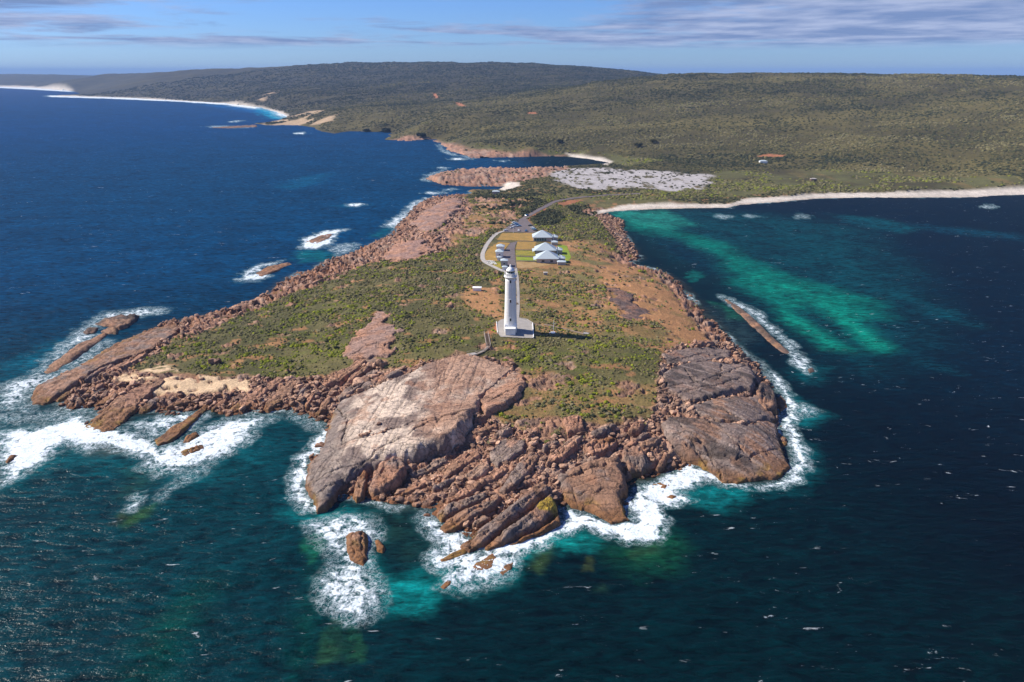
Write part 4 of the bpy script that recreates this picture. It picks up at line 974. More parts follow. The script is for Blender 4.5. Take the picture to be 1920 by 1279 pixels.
def build_outcrop(o_, seed):
    w = o_['w']; T = o_['T']
    c0 = w.mean(0)
    # frame along the longest reach of the outline
    cov_ = np.cov((w - c0).T); ev, evec = np.linalg.eigh(cov_); ax = evec[:, 1]; ay = np.array((-ax[1], ax[0]))
    L = (w - c0) @ np.stack([ax, ay], 1)
    dist_ = np.hypot(*c0)
    res = o_.get('res', 0.36 * max(1.0, dist_ / 260.0))
    pad = 2.5 * res + 1.2
    ua = np.arange(L[:, 0].min() - pad, L[:, 0].max() + pad, res); va = np.arange(L[:, 1].min() - pad, L[:, 1].max() + pad, res)
    U, V = np.meshgrid(ua, va, indexing='ij'); U = U.ravel(); V = V.ravel()
    x = c0[0] + U * ax[0] + V * ay[0]; y = c0[1] + U * ax[1] + V * ay[1]
    n1 = fbm(x / 3.5, y / 3.5, 4, seed); n2 = fbm(x / 3.5 + 9, y / 3.5, 4, seed + 3); n3 = fbm(x / 12.0, y / 12.0, 3, seed + 5)
    wob = min(1.3, 0.22 * np.sqrt(ev[0])) if not o_.get('thin') else 4.5
    wb3 = 9.0 if o_.get('thin') else 0.0
    d = sdist(w, x + n1 * wob + n3 * wb3, y + n2 * wob + fbm(x / 12.0 + 7, y / 12.0, 3, seed + 6) * wb3)
    # thickness from the outline and a little swell in the middle
    wt_ = np.zeros(len(x)); ts = np.zeros(len(x))
    for (qx_, qy_), t_ in zip(w, T):
        k = 1.0 / ((x - qx_) ** 2 + (y - qy_) ** 2 + 1.0) ** 1.3
        wt_ += k; ts += k * t_
    Th = ts / wt_
    base = np.zeros(len(x)) if o_.get('sea') else np.maximum(zs_raw(x, y), 0.0)
    R = np.clip(Th * 0.6, 0.7, 2.6) if not o_.get('big') else np.clip(Th * 0.8, 0.9, 4.2)
    if o_.get('sea'): R = np.maximum(R, min(3.0, 0.5 * np.sqrt(ev[0]) * 2))
    t = np.clip(d / R, 0, 1)
    pe = 2.0 if o_.get('big') or o_.get('sea') else 2.6
    prof = np.clip(1 - (1 - t) ** pe, 0, 1) ** (1 / pe)
    z = base - 0.7 + (Th + 0.7) * prof + n3 * 0.25 * t
    z = np.where(d < 0, base - 0.7 + d * 1.6, z)
    along = U; across = V
    inner = sstep(0, 1.5, d)
    groove = np.zeros(len(x))
    if 'joint' in o_:
        sp, dep = o_['joint']
        f1, f2, cr = worley((along + n3 * 2.0) / sp, across / (sp * 1.5) + seed, seed + 11)
        wd = 0.5 * max(res, 0.45) / sp
        gk = sstep(wd * 2.2, 0.0, f2 - f1)
        groove = np.maximum(groove, gk)
        z += (cr - 0.5) * dep * 0.9 * t - gk * dep * 1.4 * t
    if 'flute' in o_:
        wl, am = o_['flute']
        fl = fbm((x * 0.99 - y * 0.12 + n3 * 0.7) / wl, y / (wl * 14) + seed, 2, seed + 17, 0.4) if o_.get('fdir') else fbm((along * 0.95 + across * 0.3 + n3 * 2.0) / wl, across / (wl * 9) + seed, 3, seed + 17, 0.6)
        run = sstep(0.10, 0.0, np.abs(fl)) * sstep(-0.4, 0.2, fbm(along / 20.0, across / 20.0, 2, seed + 19) + 0.2)
        z += ((np.abs(fl) - 0.25) * am * 2.0 - run * am * 1.5) * t
        groove = np.maximum(groove, run)
    for cw in o_['cw']:
        dl = line_dist(cw, x + n1 * 1.6, y + n2 * 1.6)
        wd = max(0.6, 1.3 * res)
        gk = sstep(wd, 0.0, dl)
        side = 0.35 * sstep(6.0, 0.3, dl)
        z += -gk * 1.1 * t + side * 0.5 * t * np.sign(n3)
        groove = np.maximum(groove, gk)
    z += n1 * 0.16 * t
    if not o_.get('big'):
        l1, l2, lc = worley(along / 13.0 + n3 * 0.3, across / 1.7 + seed * 0.7, seed + 61)
        z += ((lc - 0.55) * 1.0 - 0.5 * sstep(0.16, 0.0, l2 - l1)) * t * min(1.0, float(T.mean()) / 2.5)
        groove = np.maximum(groove, 0.7 * sstep(0.12, 0.0, l2 - l1))
    f1, f2, cr = worley(along / 3.3 + seed, across / 2.1, seed + 23)
    z += ((cr - 0.5) * 0.22 - 0.25 * sstep(0.14, 0, f2 - f1)) * t * (0.35 if o_.get('big') else 1.0)
    # colour of the stone
    c = lerp(np.broadcast_to(np.array(o_['col']), (len(x), 3)), np.array(o_['col2']), sstep(-0.12, 0.38, fbm(x / 9.0, y / 9.0, 4, seed + 31) + 0.3 * n1))
    c = lerp(c, np.array((0.40, 0.19, 0.105)), sstep(0.12, 0.5, fbm(x / 6.0 + 3, y / 6.0, 4, seed + 37)) * (0.5 if not o_.get('stripe') else 0.2))
    if o_.get('stripe'):
        s_ = x * 0.80 - y * 0.60
        s2 = x * 0.60 + y * 0.80
        k = sstep(0.16, 0.34, fbm(s2 / 1.5 + n3 * 0.6, s_ / 40.0, 3, seed + 41))
        c = lerp(c, np.array((0.40, 0.31, 0.265)), k * 0.55)
        c = lerp(c, np.array((0.055, 0.045, 0.042)), sstep(0.22, 0.5, fbm(s2 / 9.0, s_ / 20.0, 3, seed + 43)) * 0.75)
    if o_.get('big') and o_['col'] == PALE:
        low = sstep(7.5, 4.0, z + n3 * 1.5)
        c = lerp(c, np.array((0.225, 0.178, 0.155)), low * 0.85)
        top = sstep(10.5, 13.5, z + n3 * 2.0) * sstep(0.0, 14.0, x - c0[0])
        c = lerp(c, np.array((0.42, 0.235, 0.15)), top * 0.8)
    wetk = sstep(3.4, 1.2, z + n1 * 0.7 + n3 * 0.5)
    if o_.get('sea') and dist_ > 330: wetk = wetk * 0.25
    c = lerp(c, np.array((0.235, 0.105, 0.036)), wetk * 0.8)
    c = lerp(c, np.array((0.30, 0.185, 0.03)), wetk * sstep(0.1, 0.45, fbm(x / 4.0, y / 4.0, 3, seed + 53)) * 0.55)
    if 'lw' in o_:
        dl = np.hypot(x - o_['lw'][0] + n1 * 1.2, y - o_['lw'][1] + n2 * 1.2)
        c = lerp(c, np.array((0.33, 0.23, 0.015)), sstep(o_['lw'][2], o_['lw'][2] - 2.0, dl) * 0.85)
    c = lerp(c, np.array((0.09, 0.06, 0.05)), groove * 0.35)
    c = np.clip(c * (0.86 + 0.28 * cr * (0.4 if o_.get('big') else 1.0) + 0.12 * n1)[:, None], 0.01, 0.8)
    nu, nv = len(ua), len(va)
    i = (np.arange(nu - 1)[:, None] * nv + np.arange(nv - 1)).ravel()
    f = np.stack([i, i + nv, i + nv + 1, i + 1], 1)
    keep = (d > -(2.0 * res + 0.8))[f].all(1)
    me = sub_mesh(o_['n'], np.stack([x, y, z], 1), f, keep, {'col': c})
    ob = link(o_['n'], me, m_gran)
    if o_['l']: tag(ob, o_['l'], 'rock')
    o_['ob'] = ob
    return int(keep.sum())
tot = 0
for k_, o_ in enumerate(OUT):
    tot += build_outcrop(o_, 500 + 13 * k_)
print('outcrop faces', tot)

# ------------------------------------------------------------------ boulders
import bmesh
def boulder_mesh(name, seed, sub=2, flat=0.75, el=1.35, mat=None):
    rs = np.random.default_rng(seed)
    bm = bmesh.new(); bmesh.ops.create_icosphere(bm, subdivisions=sub, radius=1.0)
    n = int(rs.integers(8, 13)); pw = float(rs.choice((18., 40., 60.)))
    pn = rs.normal(size=(n, 3)); pn /= np.linalg.norm(pn, axis=1)[:, None]
    dd = rs.uniform(0.55, 0.98, n)
    if seed % 2 == 0:      # jointed block: three pairs of faces and a few broken corners
        bx6 = np.array([(1, 0, 0), (-1, 0, 0), (0, 1, 0), (0, -1, 0), (0, 0, 1), (0, 0, -1)], float) + rs.normal(0, .1, (6, 3))
        pn = np.vstack([bx6 / np.linalg.norm(bx6, axis=1)[:, None], pn[:4]]); dd = np.concatenate([rs.uniform(.58, .8, 6), rs.uniform(.85, 1.05, 4)]); pw = 44.0
    for v in bm.verts:
        q = np.array(v.co); s = np.clip(pn @ q, 0, None) / dd
        r_ = 1.0 / (np.sum(s ** pw) ** (1 / pw) + 1e-6)
        r_ = min(r_, 1.3)
        v.co = Vector((q[0] * r_ * el, q[1] * r_, q[2] * r_ * flat))
    me = bpy.data.meshes.new(name); bm.to_mesh(me); bm.free()
    me.polygons.foreach_set('use_smooth', np.ones(len(me.polygons), bool))
    me.materials.append(mat or m_bould)
    return me
B_VAR = [boulder_mesh('boulder', 40 + i, 3, random.uniform(0.5, 0.95), random.uniform(1.05, 1.9)) for i in range(9)]

def scatter_poly(pts_w, n, rs):
    P = np.asarray(pts_w); lo, hi = P.min(0), P.max(0)
    q = rs.uniform(lo, hi, (n, 2))
    return q[sdist(P, q[:, 0], q[:, 1]) > 0]

def instancer(name, objs, pts, scl, rot, idx, tint):
    """one object that carries uncountable small things on its points"""
    coll = bpy.data.collections.new(name + '_kinds')
    for o in objs: coll.objects.link(o)
    me = bpy.data.meshes.new(name)
    me.vertices.add(len(pts)); me.vertices.foreach_set('co', np.ascontiguousarray(pts, np.float32).ravel())
    for nm, arr, ty in (('scl', scl, 'FLOAT_VECTOR'), ('rot', rot, 'FLOAT_VECTOR')):
        me.attributes.new(nm, ty, 'POINT').data.foreach_set('vector', np.ascontiguousarray(arr, np.float32).ravel())
    me.attributes.new('kind', 'INT', 'POINT').data.foreach_set('value', np.ascontiguousarray(idx, np.int32))
    me.attributes.new('tint', 'FLOAT', 'POINT').data.foreach_set('value', np.ascontiguousarray(tint, np.float32))
    ob = link(name, me)
    ng = bpy.data.node_groups.new(name, 'GeometryNodeTree')
    ng.interface.new_socket('Geometry', in_out='INPUT', socket_type='NodeSocketGeometry')
    ng.interface.new_socket('Geometry', in_out='OUTPUT', socket_type='NodeSocketGeometry')
    N = ng.nodes.new; Lk = ng.links.new
    gi = N('NodeGroupInput'); go = N('NodeGroupOutput'); ip = N('GeometryNodeInstanceOnPoints'); ci = N('GeometryNodeCollectionInfo')
    ci.inputs['Collection'].default_value = coll
    ci.inputs['Separate Children'].default_value = True; ci.inputs['Reset Children'].default_value = True
    def na(nm, ty):
        q = N('GeometryNodeInputNamedAttribute'); q.data_type = ty; q.inputs['Name'].default_value = nm; return q.outputs[0]
    Lk(gi.outputs[0], ip.inputs['Points']); Lk(ci.outputs[0], ip.inputs['Instance'])
    ip.inputs['Pick Instance'].default_value = True
    Lk(na('kind', 'INT'), ip.inputs['Instance Index']); Lk(na('scl', 'FLOAT_VECTOR'), ip.inputs['Scale']); Lk(na('rot', 'FLOAT_VECTOR'), ip.inputs['Rotation'])
    Lk(ip.outputs[0], go.inputs[0])
    md = ob.modifiers.new('scatter', 'NODES'); md.node_group = ng
    tag(ob, kind='stuff')
    return ob

rs = np.random.default_rng(21)
cand = []
for nm, n_, smin, smax, lab in (
        ('rock_front', 60000, .25, 1.45, 'front'), ('rock_left', 52000, .28, 1.6, 'left'), ('rock_west', 26000, .35, 1.6, 'west'), ('rock_east', 26000, .35, 1.5, 'east')):
    q = scatter_poly(ZW[nm], n_, rs)
    dens = 0.5 + 0.5 * fbm(q[:, 0] / 14.0, q[:, 1] / 14.0, 3, 611)
    q = q[rs.random(len(q)) < np.clip(dens * 1.2, 0.08, 1)]
    s = smin * (smax / smin) ** (rs.random(len(q)) ** 3.0)
    cand.append((lab, q, s))
bx_, by_, bs_, bl_ = [], [], [], []
for lab, q, s in cand:
    bx_.append(q[:, 0]); by_.append(q[:, 1]); bs_.append(s); bl_ += [lab] * len(q)
bx_ = np.concatenate(bx_); by_ = np.concatenate(by_); bs_ = np.concatenate(bs_); bl_ = np.array(bl_)
bh, bsd, brock = terrain(bx_, by_, False)
okb = (slab_mask(bx_, by_, 0.3) < 0.05) & (bsd > -1.5) & (brock > 0.4)
okb &= (sdist(ZW['sand_left'], bx_, by_) < 0) | (rs.random(len(bx_)) < 0.3)
bx_, by_, bs_, bl_, bh = bx_[okb], by_[okb], bs_[okb], bl_[okb], bh[okb]
sA, sB = strata(bx_ + 1.0, by_); ang_ = np.radians(41 + 34 * sstep(-60.0, -190.0, bx_))
brot = ang_ + rs.normal(0, 0.45, len(bx_))
show = bs_ / np.hypot(bx_, by_)
big = np.zeros(len(bx_), bool); big[np.argsort(-show)[:255]] = True
SIDES = ('right of', 'behind', 'left of', 'in front of')
def side_of(x, y, c):
    return SIDES[int(((math.atan2(y - c[1], x - c[0]) + math.pi / 4) % (2 * math.pi)) // (math.pi / 2))]
MARK = [(o_['w'].mean(0), o_['w'], 'the ' + ' '.join(o_['l'].split()[:7])) for o_ in OUT if not o_.get('sea') and o_['l']]
for m_i, nm in enumerate(('the pale smooth slab', 'the salmon lobe', 'the cracked pink block', 'the tall narrow block', 'the broad grey dome', 'the striped grey terrace', 'the dark cracked terrace', 'the dark rounded knob', 'the flat dark pavement', 'the longest front ridge', 'the lichen ridge', 'the rust ledge', 'the rounded front ridge', 'the westernmost front ridge', 'the short jointed rib', 'the pale pink rib', 'the long low rib', 'the flat pale slab', 'the central buttress', 'the grey capped block', 'the row of orange blocks', 'the salmon cracked block', 'the pink hump', 'the reddish western hump', 'the dark rock strip', 'the far pink hump', 'the western whaleback ridge', 'the brown tongue', 'the narrow finger')):
    MARK[m_i] = (MARK[m_i][0], MARK[m_i][1], nm)
def nearest_mark(x, y):
    best = min(MARK, key=lambda q: float(np.min(np.hypot(q[1][:, 0] - x, q[1][:, 1] - y))))
    return side_of(x, y, best[0]) + ' ' + best[2]
def place_boulder(x, y, z, s, rz, label, group, var=None, tilt=0.25, sq=(1, 1, 1)):
    ob = bpy.data.objects.new('boulder', B_VAR[var if var is not None else random.randrange(len(B_VAR))])
    COL.objects.link(ob)
    ob.location = (x, y, z); ob.rotation_euler = (random.gauss(0, tilt), random.gauss(0, tilt), rz); ob.scale = (s * sq[0], s * sq[1], s * sq[2])
    tag(ob, label, 'boulder', group)
    return ob
byrib = {}
for o_ in OUT:
    if not o_['l']: byrib.setdefault(nearest_mark(*o_['w'].mean(0)), []).append(o_)
for pl_, lst in byrib.items():
    lst.sort(key=lambda q: -float(np.ptp(q['w'], 0).max()))
    for k_, o_ in enumerate(lst):
        sz_ = 'jointed granite rib' if len(lst) == 1 else ('longest jointed granite rib', 'second longest jointed granite rib', 'third longest jointed granite rib', 'fourth longest jointed granite rib', 'fifth longest jointed granite rib', 'shorter jointed granite rib')[min(k_, 5)]
        tag(o_['ob'], sz_ + ' in the rubble ' + pl_, 'rock', 'granite ribs ' + pl_)
byplace = {}
for i in np.nonzero(big)[0]: byplace.setdefault(nearest_mark(bx_[i], by_[i]), []).append(i)
for pl_, ids in byplace.items():
    ids.sort(key=lambda i: -bs_[i])
    for k_, i in enumerate(ids):
        if len(ids) == 1: lb = 'large granite boulder in the rubble ' + pl_
        elif k_ == 0: lb = 'largest granite boulder in the rubble ' + pl_
        else:
            kd = 'big' if bs_[i] > 1.45 else 'medium'
            dr_ = 'close' if np.hypot(bx_[i], by_[i]) < np.median(np.hypot(bx_[ids], by_[ids])) else 'further back'
            lb = kd + ' granite boulder ' + ('nearer the sea ' if dr_ == 'close' else 'higher up ') + pl_
        place_boulder(bx_[i], by_[i], bh[i] + bs_[i] * 0.22, bs_[i], brot[i], lb, 'boulders ' + pl_)
sm_ = ~big
kinds = []
for i in range(9):
    ko = bpy.data.objects.new('boulder_kind', B_VAR[i]); kinds.append(ko)
n_ = int(sm_.sum())
instancer('boulder_rubble', kinds, np.stack([bx_, by_, bh + bs_ * 0.2], 1)[sm_], np.repeat(bs_[sm_], 3).reshape(-1, 3) * rs.uniform(0.8, 1.2, (n_, 3)),
          np.stack([rs.normal(0, .3, n_), rs.normal(0, .3, n_), brot[sm_]], 1), rs.integers(0, 9, n_), rs.random(n_))
print('boulders', n_)
# boulders the picture singles out
def ob_height(x, y, o_):
    dg = bpy.context.evaluated_depsgraph_get()
    ok_, p_, n_, i_ = o_['ob'].ray_cast(Vector((x, y, 100.0)), Vector((0, 0, -1)))
    return p_.z if ok_ else None
def named_boulder(px, py, s, label, group=None, rz=0.7, on=None, sq=(1, 1, 1), var=None, sink=0.25):
    q = ray_hit(px, py, (on['T'].mean() if on else 0.0))[0]
    z_ = ob_height(q[0], q[1], on) if on else None
    if z_ is None: z_ = float(terrain(np.array([q[0]]), np.array([q[1]]), False)[0][0])
    return place_boulder(q[0], q[1], z_ + s * sq[2] * (0.6 - sink), s, rz, label, group, var, 0.12, sq)
A_ = OUT[0]
named_boulder(771, 866, 2.6, 'large round boulder with a pale face at the foot of the pale slab', sq=(.9, .9, 1.2), var=2)
named_boulder(762, 850, 2.0, 'upright boulder wedged between the pale slab and the round boulder', sq=(.6, .7, 1.7), var=4)
named_boulder(747, 890, 2.1, 'square boulder in the shade of the cracked pink block', sq=(.9, .9, 1.1), var=6)
named_boulder(711, 799, 1.1, 'single dark boulder lying on the pale slab', on=A_, var=1)
for k_, (px_i, py_i) in enumerate([(676,818),(681,818),(687,818),(692,815),(695,812),(699,819),(704,818),(708,818),(713,817),(717,816),(722,815),(725,810)]):
    named_boulder(px_i, py_i, 0.75 if k_ > 2 else 1.0, 'small boulder in the row lying across the pale slab', 'row of stones on the slab', random.uniform(0, 3), A_, sq=(.7, .8, 1.1))
for k_, (px_i, py_i, lb) in enumerate([(694,690,'leftmost of the fluted upright boulders above the pale slab'),(703,688,'middle fluted upright boulder above the pale slab'),(712,686,'third fluted upright boulder above the pale slab'),(719,686,'rightmost of the fluted upright boulders above the pale slab')]):
    named_boulder(px_i, py_i, 2.4, lb, None, 0.5, sq=(.6, .8, 1.5), var=(3, 5, 7, 8)[k_])
named_boulder(702, 707, 1.9, 'flat loaf-shaped boulder under the fluted upright boulders', sq=(1.3, .8, .7), var=0)
named_boulder(672, 718, 3.6, 'big tilted brown block beside the loaf-shaped boulder', sq=(1.0, .9, .8), rz=0.9, var=1)
for k_, (px_i, py_i, lb) in enumerate([(396,681,'leftmost of three upright boulders in the left heath'),(403,680,'middle of three upright boulders in the left heath'),(410,681,'rightmost of three upright boulders in the left heath')]):
    named_boulder(px_i, py_i, 2.0, lb, None, 0.4, sq=(.7, .7, 1.6), var=(2, 4, 6)[k_])
for k_, (px_i, py_i) in enumerate([(985,813),(991,811),(996,815),(988,820),(994,822),(1000,817)]):
    named_boulder(px_i, py_i, 1.2, 'reddish boulder in the tight cluster beside the dry grass patch', 'boulder cluster by the dry grass', random.uniform(0, 3), sq=(.8, .8, 1.3))
# ------------------------------------------------------------------ heath and bush
def leaf_mat(name, inst):
    m, nt, b = new_mat(name); g = NT(nt)
    if inst:
        a = g.n('ShaderNodeAttribute', attribute_type='INSTANCER', attribute_name='tint'); t = a.outputs['Fac']
    else:
        t = g.attr('tint_', 'Fac'); 
        a = g.n('ShaderNodeAttribute', attribute_type='OBJECT', attribute_name='tint'); t = a.outputs['Fac']
    cr = g.n('ShaderNodeValToRGB'); nt.links.new(t, cr.inputs[0])
    e = cr.color_ramp.elements
    e[0].position = 0.0; e[0].color = (0.020, 0.026, 0.013, 1)
    e[1].position = 1.0; e[1].color = (0.33, 0.35, 0.015, 1)
    for p_, c_ in ((0.2, (0.052, 0.055, 0.024, 1)), (0.4, (0.150, 0.130, 0.052, 1)), (0.5, (0.19, 0.165, 0.090, 1)), (0.62, (0.130, 0.140, 0.026, 1)), (0.8, (0.215, 0.235, 0.022, 1))):
        q = cr.color_ramp.elements.new(p_); q.color = c_
    P = g.pos(world=False); n_ = g.noise(P, 3.0, 4.0, 0.65)
    P2 = g.pos(); n2 = g.noise(P2, 1.6, 3.0, 0.6)
    kk = g.math('MULTIPLY', g.rng(n_, 0.3, 0.7, 0.55, 1.5), g.rng(n2, 0.3, 0.7, 0.75, 1.3))
    vm = g.n('ShaderNodeVectorMath', operation='SCALE'); nt.links.new(cr.outputs[0], vm.inputs[0]); nt.links.new(kk, vm.inputs['Scale'])
    nt.links.new(vm.outputs[0], b.inputs['Base Color'])
    b.inputs['Roughness'].default_value = 0.85; b.inputs['Specular IOR Level'].default_value = 0.15
    return m
m_leaf = leaf_mat('foliage_scatter', True); m_leaf1 = leaf_mat('foliage', False)

def shrub_mesh(name, seed, mat, sub=2, leaves=46, h=0.78):
    """a low cushion of leaf clumps with loose leaves breaking its outline"""
    rs_ = np.random.default_rng(seed)
    bm = bmesh.new(); bmesh.ops.create_icosphere(bm, subdivisions=sub, radius=1.0)
    ph = rs_.uniform(0, 6.3, 9); dr = rs_.normal(size=(9, 3)) * 3.4
    for v in bm.verts:
        q = np.array(v.co)
        k = 0.80 + 0.11 * np.sin(dr[:4] @ q + ph[:4]).sum() * 0.6 + rs_.uniform(-0.13, 0.13)
        v.co = Vector((q[0] * k, q[1] * k * 0.92, max(q[2], -0.3) * k * h))
    V = [v.co.copy() for v in bm.verts if v.co.z > 0]
    for i in range(leaves):
        c_ = V[rs_.integers(len(V))] * float(rs_.uniform(0.95, 1.22))
        d1 = Vector(rs_.normal(size=3)).normalized() * float(rs_.uniform(.10, .22)); d2 = Vector(rs_.normal(size=3)).normalized() * float(rs_.uniform(.08, .16))
        bm.faces.new([bm.verts.new(c_ - d1), bm.verts.new(c_ + d2), bm.verts.new(c_ + d1)])
    me = bpy.data.meshes.new(name); bm.to_mesh(me); bm.free()
    me.materials.append(mat)
    return me
S_INST = [shrub_mesh('shrub', 900 + i, m_leaf) for i in range(6)]
S_SOLO = [shrub_mesh('shrub', 930 + i, m_leaf1, 3, 150) for i in range(6)]

rs = np.random.default_rng(33)
Z_HEATH = [(235,690),(300,655),(350,620),(440,590),(530,548),(620,508),(720,488),(760,450),(800,395),(880,368),(1010,362),(1100,382),(1125,405),(1170,440),(1200,490),(1270,530),(1340,610),(1340,650),(1240,665),(1230,790),(1130,810),(1020,840),(880,830),(960,740),(985,710),(960,680),(880,660),(760,695),(690,690),(600,712),(480,706),(320,700)]
hq = scatter_poly(wpoly(Z_HEATH), 115000, rs)
hx, hy = hq[:, 0], hq[:, 1]
hh_, hsd, hrock = terrain(hx, hy, False)
dens = np.full(len(hx), 0.64)
pn = fbm(hx / 10.0, hy / 7.0, 4, 701); pn2 = fbm(hx / 30.0, hy / 22.0, 3, 703)
for nm, k in (('dry_east', 0.30), ('dry_north', 0.04), ('dry_front', 0.48), ('dry_nw', 0.30)):
    t = zone(nm, hx, hy, np.full(len(hx), 6.0))
    dens = dens * (1 - t) + t * k * (0.25 + 2.2 * sstep(-0.05, 0.35, pn2 + 0.5 * pn))
for nm in ('soil_east', 'soil_west'):
    dens *= 1 - 0.88 * zone(nm, hx, hy, np.full(len(hx), 4.0))
dens *= 0.22 + 1.1 * sstep(-0.45, 0.12, pn + 0.5 * pn2)
dens *= 1 - sstep(0.3, 0.7, hrock) * 0.88
for nm in ('lawn_flat', 'platform_flat', 'sand_left', 'redsoil', 'redsoil2'):
    dens *= 1 - zone(nm, hx, hy, np.full(len(hx), 1.5))
ROADS = {   # centre line in the photo, width in metres
    'service_path': ([(958,516),(948,511),(935,505),(920,498),(909,492),(904.5,485),(905,475),(912,460),(922,447),(932,437.5),(944,434)], 3.4),
    'access_road': ([(977,413),(986,408),(998,400),(1010,393.5),(1022,387.5),(1034,381.5),(1046,377),(1066,373.5),(1090,370),(1140,366),(1200,363)], 5.5),
    'tower_path': ([(967,503),(970,520),(971.5,550),(971.5,580),(970,598)], 1.9),
    'lookout_path': ([(1000,606),(1020,608),(1045,613),(1066,618),(1084,624),(1097,628)], 1.5),
}
RW = {k: (wpoly(v[0]), v[1]) for k, v in ROADS.items()}
for k, (w_, wd) in RW.items():
    dens *= sstep(wd * 0.5 + 0.2, wd * 0.5 + 1.4, line_dist(w_, hx, hy))
dens *= 1 - slab_mask(hx, hy, 0.8, True)
dens *= 1 - (slab_mask(hx, hy, 2.0) * (0.8 + 0.2 * sstep(0.3, 0.0, pn)))
dens *= hsd > 3
stairs_w = wpoly([(917,617),(914,632),(917,650),(908,658),(897,664),(885,666)])
dens *= sstep(1.2, 2.4, line_dist(stairs_w, hx, hy))
dens *= 1 - sdist_box(wpoly([(884,534),(905,534),(905,550),(884,550)]), hx, hy, 5).clip(-0.01, 0.01) * 50 - 0.5
kp = rs.random(len(hx)) < dens
hx, hy, hh_, pn = hx[kp], hy[kp], hh_[kp], pn[kp]
thick = np.zeros(len(hx))
THICKET = [[(918,420),(935,412),(965,408),(968,414),(940,422)],[(972,408),(980,395),(1000,386),(1012,384),(1000,396),(985,406)],[(992,418),(1000,404),(1030,392),(1050,396),(1060,410),(1040,424),(1010,424)],[(890,388),(940,378),(1000,372),(1030,378),(1010,386),(960,392),(900,396)],[(1060,388),(1110,384),(1130,392),(1110,408),(1080,402)],[(880,350+20),(930,366),(1000,360),(1020,368),(960,372)]]
for tq in THICKET:
    thick = np.maximum(thick, sstep(-1, 1, sdist_box(wpoly(tq), hx, hy, 6) / 3.0))
hs_ = (0.5 + 0.95 * rs.random(len(hx)) ** 1.5) * (0.85 + 0.35 * pn.clip(-1, 1)) * (1 + 1.3 * thick * rs.random(len(hx))) * np.clip(np.hypot(hx, hy) / 420, 0.85, 1.35)
br = np.max(np.stack([zone(k, hx, hy, np.full(len(hx), 9.0)) for k in ('bright', 'bright2', 'bright3')]), 0)
zz = fbm(hx / 6.0, hy / 4.5, 3, 711) + fbm(hx / 25.0, hy / 25.0, 3, 713) * 0.5
tint = 0.36 + 0.20 * rs.random(len(hx)) + 0.07 * rs.normal(size=len(hx)) + 0.10 * pn2[kp]
grn = (rs.random(len(hx)) < (0.12 + 0.80 * br * sstep(-0.1, 0.2, zz) + 0.42 * sstep(0.08, 0.4, zz)))
tint = np.where(grn, np.clip(0.70 + 0.18 * zz + 0.09 * rs.normal(size=len(hx)), 0.58, 0.86), tint)
tint = np.where(rs.random(len(hx)) < 0.12, rs.uniform(0.05, 0.25, len(hx)), tint)
tint = np.clip(np.where(thick > 0.4, rs.uniform(0.0, 0.28, len(hx)), tint), 0, 1)
# the shrubs that show largest stand as plants of their own
show = hs_ / np.hypot(hx, hy) * (1 + 0.25 * grn) * (1 - 0.42 * thick)
solo = np.zeros(len(hx), bool); solo[np.argsort(-show)[:285]] = True
V_MARK = [(ray_hit(p, q)[0], n_) for p, q, n_ in ((957,620,'the lighthouse terrace'),(1037,625,'the flagpole'),(1099,629,'the little lookout deck'),(885,665,'the slab lookout deck'),(914,640,'the timber stairs'),(700,640,'the pink hump'),(403,680,'the three upright boulders'),(705,690,'the fluted boulders'),
    (1075,790,'the salmon cracked block'),(1170,580,'the dark rock strip'),(1260,700,'the dark cracked terrace'),(975,720,'the salmon lobe'),(950,835,'the flat pale slab'),(894,545,'the low white hut'),(1023,515,'the tiny stone hut'),(975,425,'the car park'),(1160,720,'the front heath gully'),(1040,410,'the road thicket'),(940,385,'the northern thicket'),(320,715,'the sand patch'),(1130,650,'the bright front heath'),(820,440,'the reddish western hump'))]
def tint_words(t):
    return 'dark green' if t < 0.28 else ('grey green' if t < 0.6 else ('mid green' if t < 0.78 else 'bright yellow green'))
byplace = {}
for i in np.nonzero(solo)[0]:
    c_, nm = min(V_MARK, key=lambda q: (q[0][0] - hx[i]) ** 2 + (q[0][1] - hy[i]) ** 2)
    byplace.setdefault((tint_words(tint[i]), side_of(hx[i], hy[i], c_) + ' ' + nm), []).append(i)
for (tw_, pl_), ids in byplace.items():
    ids.sort(key=lambda i: -hs_[i])
    for k_, i in enumerate(ids):
        ob = bpy.data.objects.new('shrub', S_SOLO[random.randrange(6)]); COL.objects.link(ob)
        ob.location = (hx[i], hy[i], hh_[i] + 0.05); ob.rotation_euler = (0, 0, random.uniform(0, 6.28))
        s_ = hs_[i] * 1.12; ob.scale = (s_ * random.uniform(.9, 1.25), s_ * random.uniform(.9, 1.15), s_ * random.uniform(.8, 1.15))
        ob['tint'] = float(tint[i])
        sz_ = '' if len(ids) == 1 else ('largest ' if k_ == 0 else ('second largest ' if k_ == 1 else 'smaller '))
        tag(ob, sz_ + 'low rounded ' + tw_ + ' shrub ' + pl_, 'shrub', tw_ + ' shrubs ' + pl_)
ns = ~solo
n_ = int(ns.sum())
kinds = [bpy.data.objects.new('shrub_kind', q) for q in S_INST]
instancer('heath', kinds, np.stack([hx, hy, hh_ + 0.02], 1)[ns], hs_[ns][:, None] * rs.uniform(0.8, 1.2, (n_, 3)), np.stack([np.zeros(n_), np.zeros(n_), rs.uniform(0, 6.28, n_)], 1), rs.integers(0, 6, n_), tint[ns])
print('heath', n_)

